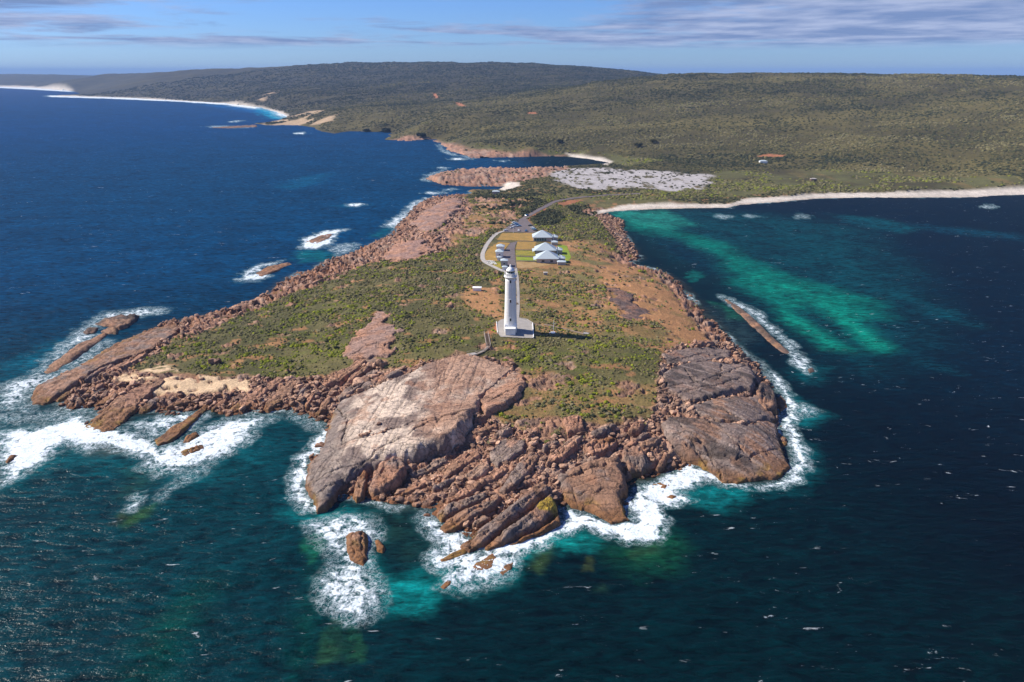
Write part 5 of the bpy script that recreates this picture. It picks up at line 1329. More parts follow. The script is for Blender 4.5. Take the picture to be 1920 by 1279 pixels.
# bush of the mainland: one mass, thinner on the coastal flat
N_ = 200000
fr_ = np.exp(rs.uniform(math.log(880), math.log(5600), N_)); fa_ = rs.uniform(math.radians(-40), math.radians(42), N_)
fx, fy = fr_ * np.sin(fa_), fr_ * np.cos(fa_)
fh, fsd, frock, fcol, fsand, flime = terrain(fx, fy)
fd = sstep(4, 25, fsd) * (1 - sstep(0.15, 0.5, fsand)) * (1 - sstep(0.2, 0.6, flime) * 0.9) * (1 - 0.92 * sstep(0.2, 0.7, frock))
pf = fbm(fx / 60.0, fy / 60.0, 4, 721); pf2 = fbm(fx / 200.0, fy / 120.0, 4, 723)
gfl = np.maximum(zone('green_flat', fx, fy, 15 * np.ones(N_)), zone('green_flat2', fx, fy, 15 * np.ones(N_)))
fd *= 1 - gfl * (1 - 0.75 * sstep(0.05, 0.35, pf))
for nm in ('redsoil', 'redsoil2', 'redsoil3', 'redsoil5', 'redsoil6', 'redsoil7'): fd *= 1 - zone(nm, fx, fy, 6 * np.ones(N_))
fd *= sstep(3.2, 4.5, line_dist(RW['access_road'][0], fx, fy))
fd *= 0.4 + 0.75 * sstep(-0.4, 0.2, pf)
k_ = rs.random(N_) < fd
fx, fy, fh, pf, pf2, gfl = fx[k_], fy[k_], fh[k_], pf[k_], pf2[k_], gfl[k_]
fr_ = np.hypot(fx, fy); n_ = len(fx)
fs_ = (0.9 + fr_ / 1150.0) * rs.uniform(0.6, 1.35, n_) * (1 + 0.3 * pf)
tree_belt = sstep(-1, 1, sdist_box(wpoly([(1240,300),(1330,296),(1480,300),(1620,312),(1800,322),(1930,326),(1930,318),(1700,306),(1500,290),(1350,285),(1250,290)]), fx, fy, 60) / 25.0)
fs_ *= 1 + 0.5 * tree_belt
ft = np.clip(0.29 + 0.36 * pf2 + 0.10 * pf + 0.07 * rs.normal(size=n_), 0.06, 0.6)
ft = np.clip(ft - 0.19 * sstep(2000, 3400, fr_), 0.02, 1)
ft = np.where(gfl > 0.5, rs.uniform(0.25, 0.75, n_), ft)
ft = np.where((rs.random(n_) < 0.08 + 0.55 * tree_belt), rs.uniform(0.0, 0.2, n_), ft)
kinds = [bpy.data.objects.new('bush_kind', q) for q in S_INST]
instancer('hill_bush', kinds, np.stack([fx, fy, fh - 0.1], 1), fs_[:, None] * rs.uniform(0.85, 1.2, (n_, 3)) * np.array((1.15, 1.15, 0.85)), np.stack([np.zeros(n_), np.zeros(n_), rs.uniform(0, 6.28, n_)], 1), rs.integers(0, 6, n_), ft)
print('hill bush', n_)

# single dark trees the picture shows apart
def leafy_tree(px, py, w, h, label, tint_=0.06, loc=None):
    q = ray_hit(px, py)[0] if loc is None else loc
    z_ = float(terrain(np.array([q[0]]), np.array([q[1]]), False)[0][0])
    root = empty('tree', (q[0], q[1], z_)); tag(root, label, 'tree')
    rs_ = np.random.default_rng(int(px * 7 + py))
    bm = bmesh.new()
    for s_ in range(4):     # trunk and limbs
        a0 = rs_.uniform(0, 6.3); tip = Vector((math.cos(a0) * w * .28 * (s_ > 0), math.sin(a0) * w * .28 * (s_ > 0), h * (0.62 if s_ else 0.7)))
        b0 = Vector((0, 0, 0 if s_ == 0 else h * 0.2)); r0, r1 = (h * .05, h * .02) if s_ == 0 else (h * .026, h * .012)
        rings = []
        for t_, r_ in ((0, r0), (.5, (r0 + r1) * .5), (1, r1)):
            c_ = b0.lerp(tip, t_)
            rings.append([bm.verts.new(c_ + Vector((math.cos(k * 1.047) * r_, math.sin(k * 1.047) * r_, 0))) for k in range(6)])
        for ra, rb in zip(rings[:-1], rings[1:]):
            for k in range(6): bm.faces.new([ra[k], ra[(k + 1) % 6], rb[(k + 1) % 6], rb[k]])
    me = bpy.data.meshes.new('trunk'); bm.to_mesh(me); bm.free()
    link('trunk', me, m_bark, root)
    bm = bmesh.new()
    for i in range(900):
        d_ = Vector(rs_.normal(size=3)).normalized(); rr_ = rs_.uniform(.55, 1.0)
        lump = 0.8 + 0.22 * math.sin(d_.x * 5 + px) * math.cos(d_.y * 4 + py)
        c_ = Vector((d_.x * w * .5 * rr_ * lump, d_.y * w * .5 * rr_ * lump, h * .58 + d_.z * h * .42 * rr_ * lump))
        e1 = Vector(rs_.normal(size=3)).normalized() * float(rs_.uniform(.05, .10)) * w; e2 = Vector(rs_.normal(size=3)).normalized() * float(rs_.uniform(.05, .1)) * w
        bm.faces.new([bm.verts.new(c_ - e1), bm.verts.new(c_ + e2), bm.verts.new(c_ + e1)])
    me = bpy.data.meshes.new('crown'); bm.to_mesh(me); bm.free()
    cr_ = link('crown', me, m_leaf1, root); cr_['tint'] = tint_
    return root
m_bark = flat_mat('bark', (0.07, 0.05, 0.035), 0.9)
leafy_tree(937, 466.5, 3.2, 2.8, 'small dark tree on the lawn left of the white outbuildings', 0.12)
leafy_tree(936, 473.5, 2.6, 2.0, 'low dark bush-like tree beside the middle white outbuilding', 0.1)
leafy_tree(724, 247.5, 30, 17, 'dark round tree clump on the shore of the far western cove', 0.03)
leafy_tree(688, 247, 24, 10, 'low dark trees at the waterline left of the round clump', 0.05)
leafy_tree(790, 258, 28, 10, 'dark trees on the low point beside the far cove', 0.05)
leafy_tree(1225, 268, 16, 9, 'dark tree standing alone on the green flat below the hill', 0.3)
leafy_tree(1197, 274, 20, 9, 'dark tree left of the lone tree on the green flat', 0.3)
leafy_tree(1050, 268, 14, 7, 'dark bush tree above the end of the inner bay', 0.04)
# ------------------------------------------------------------------ lighthouse, cottages and the things around them
def ground_z(x, y):
    return float(terrain(np.array([float(x)]), np.array([float(y)]), False)[0][0])
def spot(px, py):
    q = ray_hit(px, py)[0]; return float(q[0]), float(q[1]), ground_z(q[0], q[1])

m_white = flat_mat('white_paint', (0.82, 0.81, 0.79), 0.55, 0.05, 0.8)
m_tower, nt, b = new_mat('tower_paint'); g = NT(nt)
tn = g.noise(g.pos(scale=(1, 1, 0.12), world=False), 1.1, 5.0, 0.65); tr = g.noise(g.pos(scale=(0.3, 0.3, 1.6), world=False), 1.0, 2.0, 0.5)
tk = g.math('MULTIPLY', g.rng(tn, 0.35, 0.7, 1.0, 0.86), g.rng(tr, 0.3, 0.7, 0.95, 1.02))
tv = g.n('ShaderNodeVectorMath', operation='SCALE'); tv.inputs[0].default_value = (0.84, 0.82, 0.79); nt.links.new(tk, tv.inputs['Scale']); nt.links.new(tv.outputs[0], b.inputs['Base Color'])
b.inputs['Roughness'].default_value = 0.6; nt.links.new(g.bump(tr, 0.25, 0.3), b.inputs['Normal'])
m_lime = flat_mat('limestone_wall', (0.47, 0.41, 0.37), 0.85, 0.16, 1.4)
m_roof = flat_mat('pale_iron_roof', (0.44, 0.50, 0.53), 0.45, 0.06, 1.0)
m_trim = flat_mat('white_trim', (0.78, 0.78, 0.77), 0.5, 0.04)
m_dark = flat_mat('dark_opening', (0.02, 0.022, 0.025), 0.25, 0.1, spec=0.5)
m_glass = flat_mat('window_glass', (0.03, 0.05, 0.055), 0.08, 0.1, spec=0.6)
m_vglass = flat_mat('verandah_glass', (0.05, 0.12, 0.11), 0.12, 0.15, spec=0.6)
m_asph = flat_mat('asphalt', (0.13, 0.105, 0.105), 0.9, 0.2, 0.35)
m_path = flat_mat('grey_path', (0.36, 0.33, 0.30), 0.9, 0.14, 0.5)
m_pave = flat_mat('pale_paving', (0.30, 0.275, 0.25), 0.9, 0.12, 0.4)
m_bpath = flat_mat('brown_path', (0.21, 0.155, 0.115), 0.9, 0.15, 0.6)
m_stone = flat_mat('grey_stone', (0.36, 0.33, 0.31), 0.85, 0.15)
m_wood = flat_mat('weathered_timber', (0.34, 0.29, 0.25), 0.85, 0.2, 2.0)
m_dwood = flat_mat('dark_timber', (0.12, 0.075, 0.055), 0.85, 0.2, 2.0)
m_tyre = flat_mat('tyre', (0.02, 0.02, 0.02), 0.8)
m_steel = flat_mat('grey_steel', (0.35, 0.36, 0.37), 0.4, 0.05, metallic=0.6)
m_lamp = flat_mat('lens_glass', (0.055, 0.075, 0.06), 0.12, 0.3, 3.0, spec=0.7)
def grass_mat(name, a, b_):
    m, nt, b = new_mat(name); g = NT(nt)
    P = g.pos(); n1_ = g.noise(P, 0.16, 5.0, 0.65); n2_ = g.noise(P, 1.8, 3.0, 0.6)
    c = g.mix(g.rng(n1_, 0.38, 0.62), (*a, 1), (*b_, 1))
    vm = g.n('ShaderNodeVectorMath', operation='SCALE'); nt.links.new(c, vm.inputs[0]); nt.links.new(g.rng(n2_, 0.3, 0.7, 0.8, 1.2), vm.inputs['Scale'])
    nt.links.new(vm.outputs[0], b.inputs['Base Color']); b.inputs['Roughness'].default_value = 0.9; b.inputs['Specular IOR Level'].default_value = 0.15
    return m
m_gold = grass_mat('golden_lawn', (0.34, 0.20, 0.055), (0.25, 0.165, 0.05)); m_olive = grass_mat('olive_lawn', (0.30, 0.23, 0.04), (0.16, 0.17, 0.03))
m_green = grass_mat('green_lawn', (0.15, 0.24, 0.022), (0.25, 0.26, 0.035)); m_tan = grass_mat('tan_ground', (0.36, 0.24, 0.12), (0.28, 0.18, 0.07))

def bm_obj(name, bm, mat, parent=None, smooth=False, bev=0.0):
    if bev:
        bmesh.ops.bevel(bm, geom=bm.edges[:], offset=bev, segments=1, affect='EDGES')
    bmesh.ops.recalc_face_normals(bm, faces=bm.faces[:])
    me = bpy.data.meshes.new(name); bm.to_mesh(me); bm.free()
    if smooth: me.polygons.foreach_set('use_smooth', np.ones(len(me.polygons), bool))
    return link(name, me, mat, parent)
def box_bm(bm, x0, x1, y0, y1, z0, z1):
    v = [bm.verts.new(c) for c in ((x0,y0,z0),(x1,y0,z0),(x1,y1,z0),(x0,y1,z0),(x0,y0,z1),(x1,y0,z1),(x1,y1,z1),(x0,y1,z1))]
    for f in ((0,3,2,1),(4,5,6,7),(0,1,5,4),(1,2,6,5),(2,3,7,6),(3,0,4,7)): bm.faces.new([v[i] for i in f])
    return v
def box(name, mat, parent, x0, x1, y0, y1, z0, z1, bev=0.0):
    bm = bmesh.new(); box_bm(bm, x0, x1, y0, y1, z0, z1); return bm_obj(name, bm, mat, parent, bev=bev)
def hip(name, mat, parent, x0, x1, y0, y1, z0, rise, ridge=0.0, over=0.45, axis='x', thick=0.14):
    """hipped roof with eaves; ridge = length of the ridge"""
    x0 -= over; x1 += over; y0 -= over; y1 += over
    cx, cy = (x0 + x1) / 2, (y0 + y1) / 2; k = max(ridge, 0.3) / 2
    r1, r2 = ((cx - k, cy), (cx + k, cy)) if axis == 'x' else ((cx, cy - k), (cx, cy + k))
    bm = bmesh.new()
    b_ = [bm.verts.new((x, y, z0)) for x, y in ((x0,y0),(x1,y0),(x1,y1),(x0,y1))]; t_ = [bm.verts.new((x, y, z0 + thick)) for x, y in ((x0,y0),(x1,y0),(x1,y1),(x0,y1))]
    p, q = bm.verts.new((*r1, z0 + rise)), bm.verts.new((*r2, z0 + rise))
    bm.faces.new(b_[::-1])
    for i in range(4): bm.faces.new([b_[i], b_[(i + 1) % 4], t_[(i + 1) % 4], t_[i]])
    if axis == 'x': fs_l = ([t_[0], t_[1], q, p], [t_[1], t_[2], q], [t_[2], t_[3], p, q], [t_[3], t_[0], p])
    else: fs_l = ([t_[0], t_[1], p], [t_[1], t_[2], q, p], [t_[2], t_[3], q], [t_[3], t_[0], p, q])
    for f in fs_l: bm.faces.new(f)
    return bm_obj(name, bm, mat, parent)
def lathe(name, mat, parent, prof, seg=32, smooth=True, rot=0.0):
    bm = bmesh.new(); rings = []
    for r_, z_ in prof:
        rings.append([bm.verts.new((r_ * math.cos(rot + 6.2831853 * k / seg), r_ * math.sin(rot + 6.2831853 * k / seg), z_)) for k in range(seg)])
    for a, b_ in zip(rings[:-1], rings[1:]):
        for k in range(seg): bm.faces.new([a[k], a[(k + 1) % seg], b_[(k + 1) % seg], b_[k]])
    bm.faces.new(rings[0][::-1]); bm.faces.new(rings[-1])
    return bm_obj(name, bm, mat, parent, smooth)
def tube_bm(bm, p, q, r_, seg=6):
    p, q = Vector(p), Vector(q); d = (q - p).normalized(); u = d.orthogonal().normalized(); w_ = d.cross(u)
    A = [bm.verts.new(p + (u * math.cos(k * 6.2832 / seg) + w_ * math.sin(k * 6.2832 / seg)) * r_) for k in range(seg)]
    B = [bm.verts.new(q + (u * math.cos(k * 6.2832 / seg) + w_ * math.sin(k * 6.2832 / seg)) * r_) for k in range(seg)]
    for k in range(seg): bm.faces.new([A[k], A[(k + 1) % seg], B[(k + 1) % seg], B[k]])
    bm.faces.new(A[::-1]); bm.faces.new(B)
def tube(name, mat, parent, p, q, r_, seg=6):
    bm = bmesh.new(); tube_bm(bm, p, q, r_, seg); return bm_obj(name, bm, mat, parent)

# --- sheets laid on the ground
def sheet(name, pts_w, mat, lift, res=1.2):
    P = np.asarray(pts_w); lo, hi = P.min(0) - res, P.max(0) + res
    X, Y = np.meshgrid(np.arange(lo[0], hi[0], res), np.arange(lo[1], hi[1], res), indexing='ij'); nu, nv = X.shape
    x, y = X.ravel(), Y.ravel(); d = sdist(P, x, y)
    i = (np.arange(nu - 1)[:, None] * nv + np.arange(nv - 1)).ravel(); f = np.stack([i, i + nv, i + nv + 1, i + 1], 1)
    keep = (d > -res * 0.75)[f].all(1)
    # pull the outside vertices onto the outline
    Q = np.roll(P, -1, 0); bestd = np.full(len(x), 1e18); nx_, ny_ = x.copy(), y.copy()
    for (ax, ay), (bx, by) in zip(P, Q):
        ex, ey = bx - ax, by - ay; t = np.clip(((x - ax) * ex + (y - ay) * ey) / (ex * ex + ey * ey + 1e-9), 0, 1)
        dd = (x - ax - t * ex) ** 2 + (y - ay - t * ey) ** 2; m_ = dd < bestd
        bestd = np.where(m_, dd, bestd); nx_ = np.where(m_, ax + t * ex, nx_); ny_ = np.where(m_, ay + t * ey, ny_)
    out_ = d < 0; x = np.where(out_, nx_, x); y = np.where(out_, ny_, y)
    z = terrain(x, y, False)[0] + lift
    o = link(name, sub_mesh(name, np.stack([x, y, z], 1), f, keep, {}), mat); tag(o, kind='structure'); return o
def ribbon(name, w, width, mat, lift):
    w = np.asarray(w); seg = np.hypot(*np.diff(w, axis=0).T); s = np.concatenate([[0], np.cumsum(seg)])
    n = max(8, int(s[-1] / 2.0)); t = np.linspace(0, s[-1], n); x = np.interp(t, s, w[:, 0]); y = np.interp(t, s, w[:, 1])
    for _ in range(6):
        x[1:-1] = (x[:-2] + 2 * x[1:-1] + x[2:]) / 4; y[1:-1] = (y[:-2] + 2 * y[1:-1] + y[2:]) / 4
    tx, ty = np.gradient(x), np.gradient(y); L = np.hypot(tx, ty); nx_, ny_ = -ty / L, tx / L
    vs = []; 
    offs = np.linspace(-.5, .5, 5) * width
    V = np.stack([np.stack([x + nx_ * o, y + ny_ * o], 1) for o in offs], 1).reshape(-1, 2)
    z = terrain(V[:, 0], V[:, 1], False)[0].reshape(n, 5); z = z * 0.4 + z.mean(1)[:, None] * 0.6
    z = np.maximum(z, terrain(V[:, 0], V[:, 1], False)[0].reshape(n, 5)) + lift
    i = (np.arange(n - 1)[:, None] * 5 + np.arange(4)).ravel(); f = np.stack([i, i + 1, i + 6, i + 5], 1)[:, ::-1]
    o = link(name, np_mesh(name, np.column_stack([V, z.ravel()]), f, True), mat); tag(o, kind='structure'); return o
sheet('lawn', wpoly([(941,437),(1001,437),(1003,452),(932,450)]), m_gold, .10)
sheet('lawn', wpoly([(970,453),(1005,454),(1003.5,468),(967,468)]), m_gold, .10)
sheet('lawn', wpoly([(967,469.5),(1001,470.5),(1008,480.5),(967,479.5)]), m_olive, .10)
sheet('lawn', wpoly([(967.6,481.5),(1009,483.6),(1007.6,489),(968,488.5)]), m_green, .10)
sheet('lawn', wpoly([(1046,458),(1063,461),(1071,483),(1063,494),(1047,488),(1044,470)]), m_green, .10)
sheet('lawn', wpoly([(935,454),(956.5,456),(947,467),(940,480),(935,490),(909,488),(907,480),(914,468)]), m_gold, .10)
sheet('lawn', wpoly([(968,490.5),(1006,492),(1036,496.5),(996,503),(969,502.5)]), m_tan, .10)
sheet('lawn', wpoly([(912,491),(938,491),(946,505),(936,503),(918,496)]), m_olive, .10)
sheet('car_park', wpoly([(940,435),(948,428),(957.5,421),(970,413.5),(979,409),(988,411),(996,420),(1008,433),(1001,436.5)]), m_asph, .16)
sheet('service_yard', wpoly([(956.5,455.8),(970.5,452.5),(966.5,460),(965,467),(966,480),(968.5,503),(961,507),(950,498),(943,486),(944,472),(949,467)]), m_asph, .16)
for k, (m_, lf) in {'service_path': (m_path, .2), 'access_road': (m_asph, .2), 'tower_path': (m_pave, .15), 'lookout_path': (m_bpath, .14)}.items():
    ribbon(k, RW[k][0], RW[k][1], m_, lf)
for a, b_ in (((968,468.9),(1001,469.3)), ((967,480.2),(1008,482.3)), ((968,489.3),(1006,490)), ((971,452.2),(1002,452.8)), ((934,453),(957.5,455))):
    ribbon('garden_path', wpoly([a, ((a[0] + b_[0]) / 2, (a[1] + b_[1]) / 2), b_]), 1.5, m_bpath, .2)
sheet('lighthouse_terrace', wpoly([(931,606),(933,625),(938,632.5),(970,634),(1000,634.5),(998.5,608),(988,600),(969.5,596.5),(950,597),(939,600)]), m_pave, .3, 0.8)
ribbon('flagpole_path', wpoly([(1000,627),(1015,627.5),(1034,627.5)]), 2.2, m_tan, .15)

# --- lighthouse
LX, LY, LZ = 0.0, 0.0, 0.0
q_ = ray_hit(957, 629.5)[0]; fz = ground_z(q_[0], q_[1]) + 0.3
LX, LY, LZ = float(q_[0]) + 0.05, float(q_[1]) + 7.0, fz
lh = empty('lighthouse', (LX, LY, LZ)); tag(lh, 'tall white round lighthouse tower with a gallery and domed lantern', 'lighthouse')
def z_of(py, d_):  # height above the tower foot of a point seen at row py, ground distance d_
    return CAMZ - d_ * math.tan(PITCH - math.atan((CY - py) / FPX)) - LZ
top_z = z_of(496.5, LY); gal_z = z_of(520, LY - 2.8)
tw = lathe('tower', m_tower, lh, [(3.55, 0), (3.5, 2.6), (3.42, 5.4), (3.15, 12), (2.92, 20), (2.74, gal_z - 2.6), (2.72, gal_z - 1.2)], 48)
for k in range(26):      # courses of stone showing as thin rings
    zc = 6.0 + k * (gal_z - 9.0) / 25
bm = bmesh.new()
pl = box('plinth', m_white, lh, -3.2, 3.2, -3.5, 3.2, 0, 4.2, 0.15)
hipb = bmesh.new()
v0 = [hipb.verts.new(c) for c in ((-3.2,-3.5,4.2),(3.2,-3.5,4.2),(3.2,3.2,4.2),(-3.2,3.2,4.2))]; v1 = [hipb.verts.new(c) for c in ((-2.4,-2.2,5.8),(2.4,-2.2,5.8),(2.4,2.2,5.8),(-2.4,2.2,5.8))]
for i in range(4): hipb.faces.new([v0[i], v0[(i+1)%4], v1[(i+1)%4], v1[i]])
hipb.faces.new(v1)
bm_obj('plinth_cap', hipb, m_white, lh)
an = box('porch', m_white, lh, -2.6, 2.6, -7.0, -3.51, 0, 3.3)
box('porch_parapet', m_trim, an, -2.75, 2.75, -7.12, -3.53, 3.3, 3.55)
dr = box('door', m_dark, an, 2.58, 2.66, -5.9, -4.7, 0.0, 2.2)
for zc in (z_of(528.5, LY - 2.8), z_of(565, LY - 3.0), z_of(599.5, LY - 3.2)):
    rr_ = 3.42 - (zc - 5.4) / (gal_z - 6.5) * 0.7
    wn = box('window', m_trim, lh, -.62, .62, -rr_ - .10, -rr_ + .35, zc - 1.0, zc + 1.0)
    box('pane', m_glass, wn, -.42, .42, -rr_ - .14, -rr_ - .06, zc - .78, zc + .78)
gl = lathe('gallery', m_white, lh, [(2.72, gal_z - 1.3), (2.95, gal_z - 1.0), (3.05, gal_z - .6), (3.4, gal_z - .3), (3.45, gal_z), (2.6, gal_z)], 48)
bm = bmesh.new()
for k in range(28):
    a = k * 6.28318 / 28; tube_bm(bm, (3.35 * math.cos(a), 3.35 * math.sin(a), gal_z), (3.35 * math.cos(a), 3.35 * math.sin(a), gal_z + 1.15), .035, 4)
for zz_ in (.4, .78, 1.15):
    for k in range(28):
        a, c_ = k * 6.28318 / 28, (k + 1) * 6.28318 / 28
        tube_bm(bm, (3.35 * math.cos(a), 3.35 * math.sin(a), gal_z + zz_), (3.35 * math.cos(c_), 3.35 * math.sin(c_), gal_z + zz_), .035, 4)
bm_obj('railing', bm, m_trim, gl)
lz0 = gal_z + 1.6; lz1 = top_z - 3.2
lathe('lantern_base', m_white, lh, [(2.25, gal_z), (2.25, lz0 - .15), (2.35, lz0 - .1), (2.35, lz0)], 32)
lathe('lens', m_lamp, lh, [(.5, lz0), (.95, lz0 + .4), (1.05, (lz0 + lz1) / 2), (.95, lz1 - .4), (.5, lz1)], 16)
for k in range(12):
    a0, a1 = k * 6.28318 / 12, (k + 1) * 6.28318 / 12
    bm = bmesh.new(); tube_bm(bm, (1.95 * math.cos(a0), 1.95 * math.sin(a0), lz0), (1.95 * math.cos(a0), 1.95 * math.sin(a0), lz1), .06, 4); bm_obj('glazing_bar', bm, m_trim, lh)
    bm = bmesh.new()
    c_ = [(1.93 * math.cos(a_), 1.93 * math.sin(a_), z_) for z_, a_ in ((lz0, a0), (lz0, a1), (lz1, a1), (lz1, a0))]
    ci_ = [(1.90 * math.cos(a_), 1.90 * math.sin(a_), z_) for z_, a_ in ((lz0, a0), (lz0, a1), (lz1, a1), (lz1, a0))]
    vo = [bm.verts.new(c) for c in c_]; vi = [bm.verts.new(c) for c in ci_]
    bm.faces.new(vo); bm.faces.new(vi[::-1])
    for i in range(4): bm.faces.new([vo[i], vi[i], vi[(i+1)%4], vo[(i+1)%4]])
    bm_obj('lantern_pane', bm, m_pane if 'm_pane' in globals() else m_lamp, lh)
lathe('lantern_roof', m_white, lh, [(2.2, lz1), (2.25, lz1 + .25), (2.05, lz1 + .7), (1.6, lz1 + 1.35), (1.0, lz1 + 1.85), (.45, lz1 + 2.1), (.42, lz1 + 2.4)], 32)
lathe('finial', m_white, lh, [(.12, lz1 + 2.3), (.5, lz1 + 2.55), (.55, lz1 + 2.85), (.4, lz1 + 3.15), (.1, lz1 + 3.3)], 16)
tube('lightning_rod', m_steel, lh, (0, 0, lz1 + 3.2), (0, 0, lz1 + 4.4), .03, 5)

# --- low white terrace walls
def wall_line(name, w, h_, th, mat, label):
    root = empty(name, (float(w[0][0]), float(w[0][1]), ground_z(w[0][0], w[0][1]))); tag(root, label, 'wall')
    o0 = root.location
    for a, b_ in zip(w[:-1], w[1:]):
        d_ = Vector((b_[0] - a[0], b_[1] - a[1], 0)); n_ = Vector((-d_.y, d_.x, 0)).normalized() * th / 2
        bm = bmesh.new(); za, zb = ground_z(*a) - o0.z, ground_z(*b_) - o0.z
        A = Vector((a[0] - o0.x, a[1] - o0.y, za)); B = Vector((b_[0] - o0.x, b_[1] - o0.y, zb))
        lo = [A - n_, B - n_, B + n_, A + n_]; vl = [bm.verts.new(p - Vector((0, 0, .4))) for p in lo]; vh = [bm.verts.new(p + Vector((0, 0, h_))) for p in lo]
        for i in range(4): bm.faces.new([vl[i], vl[(i+1)%4], vh[(i+1)%4], vh[i]])
        bm.faces.new(vh)
        bm_obj('wall_section', bm, mat, root)
wall_line('terrace_wall', wpoly([(998.5,607.5),(999.5,620),(1000.3,634.5)]), .9, .35, m_white, 'low white wall along the right edge of the lighthouse terrace')
wall_line('terrace_wall', wpoly([(931,605),(932,618),(933,625.5)]), .7, .3, m_white, 'low white wall along the left edge of the lighthouse terrace')
wall_line('terrace_wall', wpoly([(972,597),(988,600),(998,606.5)]), .6, .3, m_stone, 'low stone wall rounding the back of the lighthouse terrace')

# --- cottages
def make_cottage(px, py, label, glass=False, veranda=True):
    x, y, z = spot(px, py); root = empty('cottage', (x, y, z - .15)); tag(root, label, 'cottage')
    W_, D_, H_ = 15.6, 12.5, 3.5
    wl = box('wall', m_lime, root, -W_/2, W_/2, 0, D_, 0, H_)
    hip('roof', m_roof, root, -W_/2, W_/2, 0, D_, H_, 5.2, 0.6, 0.8)
    box('fascia', m_trim, root, -W_/2 - .75, W_/2 + .75, -.77, D_ + .77, H_ - .16, H_ - .01)
    if glass:
        for k in range(5):
            x0 = -W_/2 + 0.8 + k * 2.1
            wn = box('window', m_trim, root, x0, x0 + 2.02, -.08, .05, .5, 2.9); box('pane', m_vglass, wn, x0 + .1, x0 + 1.92, -.12, -.07, .6, 2.8)
    else:
        for x0 in (-4.6, 1.9):
            wn = box('window', m_trim, root, x0, x0 + 2.5, -.07, .05, 1.0, 2.6); box('pane', m_dark, wn, x0 + .12, x0 + 2.38, -.12, -.06, 1.1, 2.5)
            box('sill', m_stone, wn, x0 - .15, x0 + 2.65, -.2, -.02, .86, .98)
    wn = box('window', m_trim, root, -W_/2 - .07, -W_/2 + .05, 7.5, 9.3, 1.0, 2.6); box('pane', m_dark, wn, -W_/2 - .12, -W_/2 - .06, 7.62, 9.18, 1.1, 2.5)
    # verandah on the sunny side
    if veranda:
        vr = box('verandah_floor', m_stone, root, -W_/2 - 2.4, -W_/2 - .01, .6, D_ * .8, 0, .3)
        bm = bmesh.new()
        vs = [bm.verts.new(c) for c in ((-W_/2 - 2.7, .3, 2.5), (-W_/2 - .02, .3, 3.25), (-W_/2 - .02, D_ * .84, 3.25), (-W_/2 - 2.7, D_ * .84, 2.5))]
        vt = [bm.verts.new(v.co + Vector((0, 0, .1))) for v in vs]
        bm.faces.new(vs[::-1]); bm.faces.new(vt)
        for i in range(4): bm.faces.new([vs[i], vs[(i+1)%4], vt[(i+1)%4], vt[i]])
        bm_obj('verandah_roof', bm, m_roof, root)
        for k in range(4):
            yy = .8 + k * 2.9; box('verandah_post', m_trim, root, -W_/2 - 2.4, -W_/2 - 2.25, yy, yy + .15, .3, 2.58)
    # rear wing with its chimney
    box('rear_wing', m_lime, root, W_/2 + .01, W_/2 + 5.6, 4.0, 10.5, 0, 2.7)
    hip('rear_wing_roof', m_roof, root, W_/2 + .5, W_/2 + 5.6, 4.0, 10.5, 2.7, 1.7, 2.5, .4, 'y')
    ch = box('chimney', m_trim, root, W_/2 + 1.2, W_/2 + 2.1, 3.1, 3.9, 0, 5.6); box('chimney_cap', m_stone, ch, W_/2 + 1.05, W_/2 + 2.25, 2.95, 4.05, 5.6, 5.85)
    return root
make_cottage(1026.5, 493.5, 'pale-roofed stone cottage nearest the lighthouse with two dark front windows')
make_cottage(1023, 477.5, 'middle stone cottage with pale pyramid roof, partly behind the nearest one')
make_cottage(1017, 452.5, 'stone cottage by the car park with a glazed front verandah', True, False)

def shed(px, py, w, d, h, rise, label, wall=None, roof=None, window=True, chim=False, name='outbuilding'):
    x, y, z = spot(px, py); root = empty(name, (x, y, z - .1)); tag(root, label, 'outbuilding')
    box('wall', wall or m_white, root, -w/2, w/2, 0, d, 0, h)
    hip('roof', roof or m_roof, root, -w/2, w/2, 0, d, h, rise, max(abs(d - w), .4), .3, 'y' if d > w else 'x', .1)
    if window:
        wn = box('window', m_trim, root, -.75, .75, -.07, .03, h * .42, h * .42 + 1.1); box('pane', m_dark, wn, -.62, .62, -.11, -.06, h * .42 + .1, h * .42 + 1.0)
    box('door', m_dark, root, w/2 - .02, w/2 + .05, d * .4, d * .4 + .95, 0, 2.05)
    if chim:
        ch = box('chimney', m_trim, root, -w/2 - .5, -w/2 + .1, d * .3, d * .3 + .7, 0, h + 1.6); box('chimney_cap', m_stone, ch, -w/2 - .58, -w/2 + .18, d * .3 - .08, d * .3 + .78, h + 1.6, h + 1.75)
    return root
shed(1040, 460, 5, 4.5, 2.6, 1.2, 'small white-roofed outbuilding with a chimney behind the middle cottage', m_lime, None, False, True)
shed(1053, 497, 6.2, 4.6, 2.3, .9, 'low white-roofed shed at the right end of the nearest cottage', m_lime, None, False)
shed(938.5, 470.5, 6.2, 5.4, 3.6, 1.7, 'white outbuilding with hipped roof furthest from the lighthouse on the yard edge', None, None, False)
shed(936.5, 483.5, 5.8, 5.8, 4.6, 1.9, 'tallest white outbuilding on the yard edge with a dark front window')
shed(936, 488.5, 3.2, 2.6, 2.4, .8, 'little white lean-to in front of the tallest outbuilding', None, None, False)
shed(945.5, 500, 5.0, 5.2, 4.4, 1.3, 'white outbuilding with a stone front left of the lantern', m_lime, None)
shed(946.5, 507.5, 3.6, 2.6, 2.6, .9, 'smallest white outbuilding, closest to the lighthouse on the yard', None, None, False)
shed(894.5, 546, 5.2, 3.2, 2.1, .5, 'low white hut alone on the bare ground west of the tower', None, m_white, False, False, 'hut')
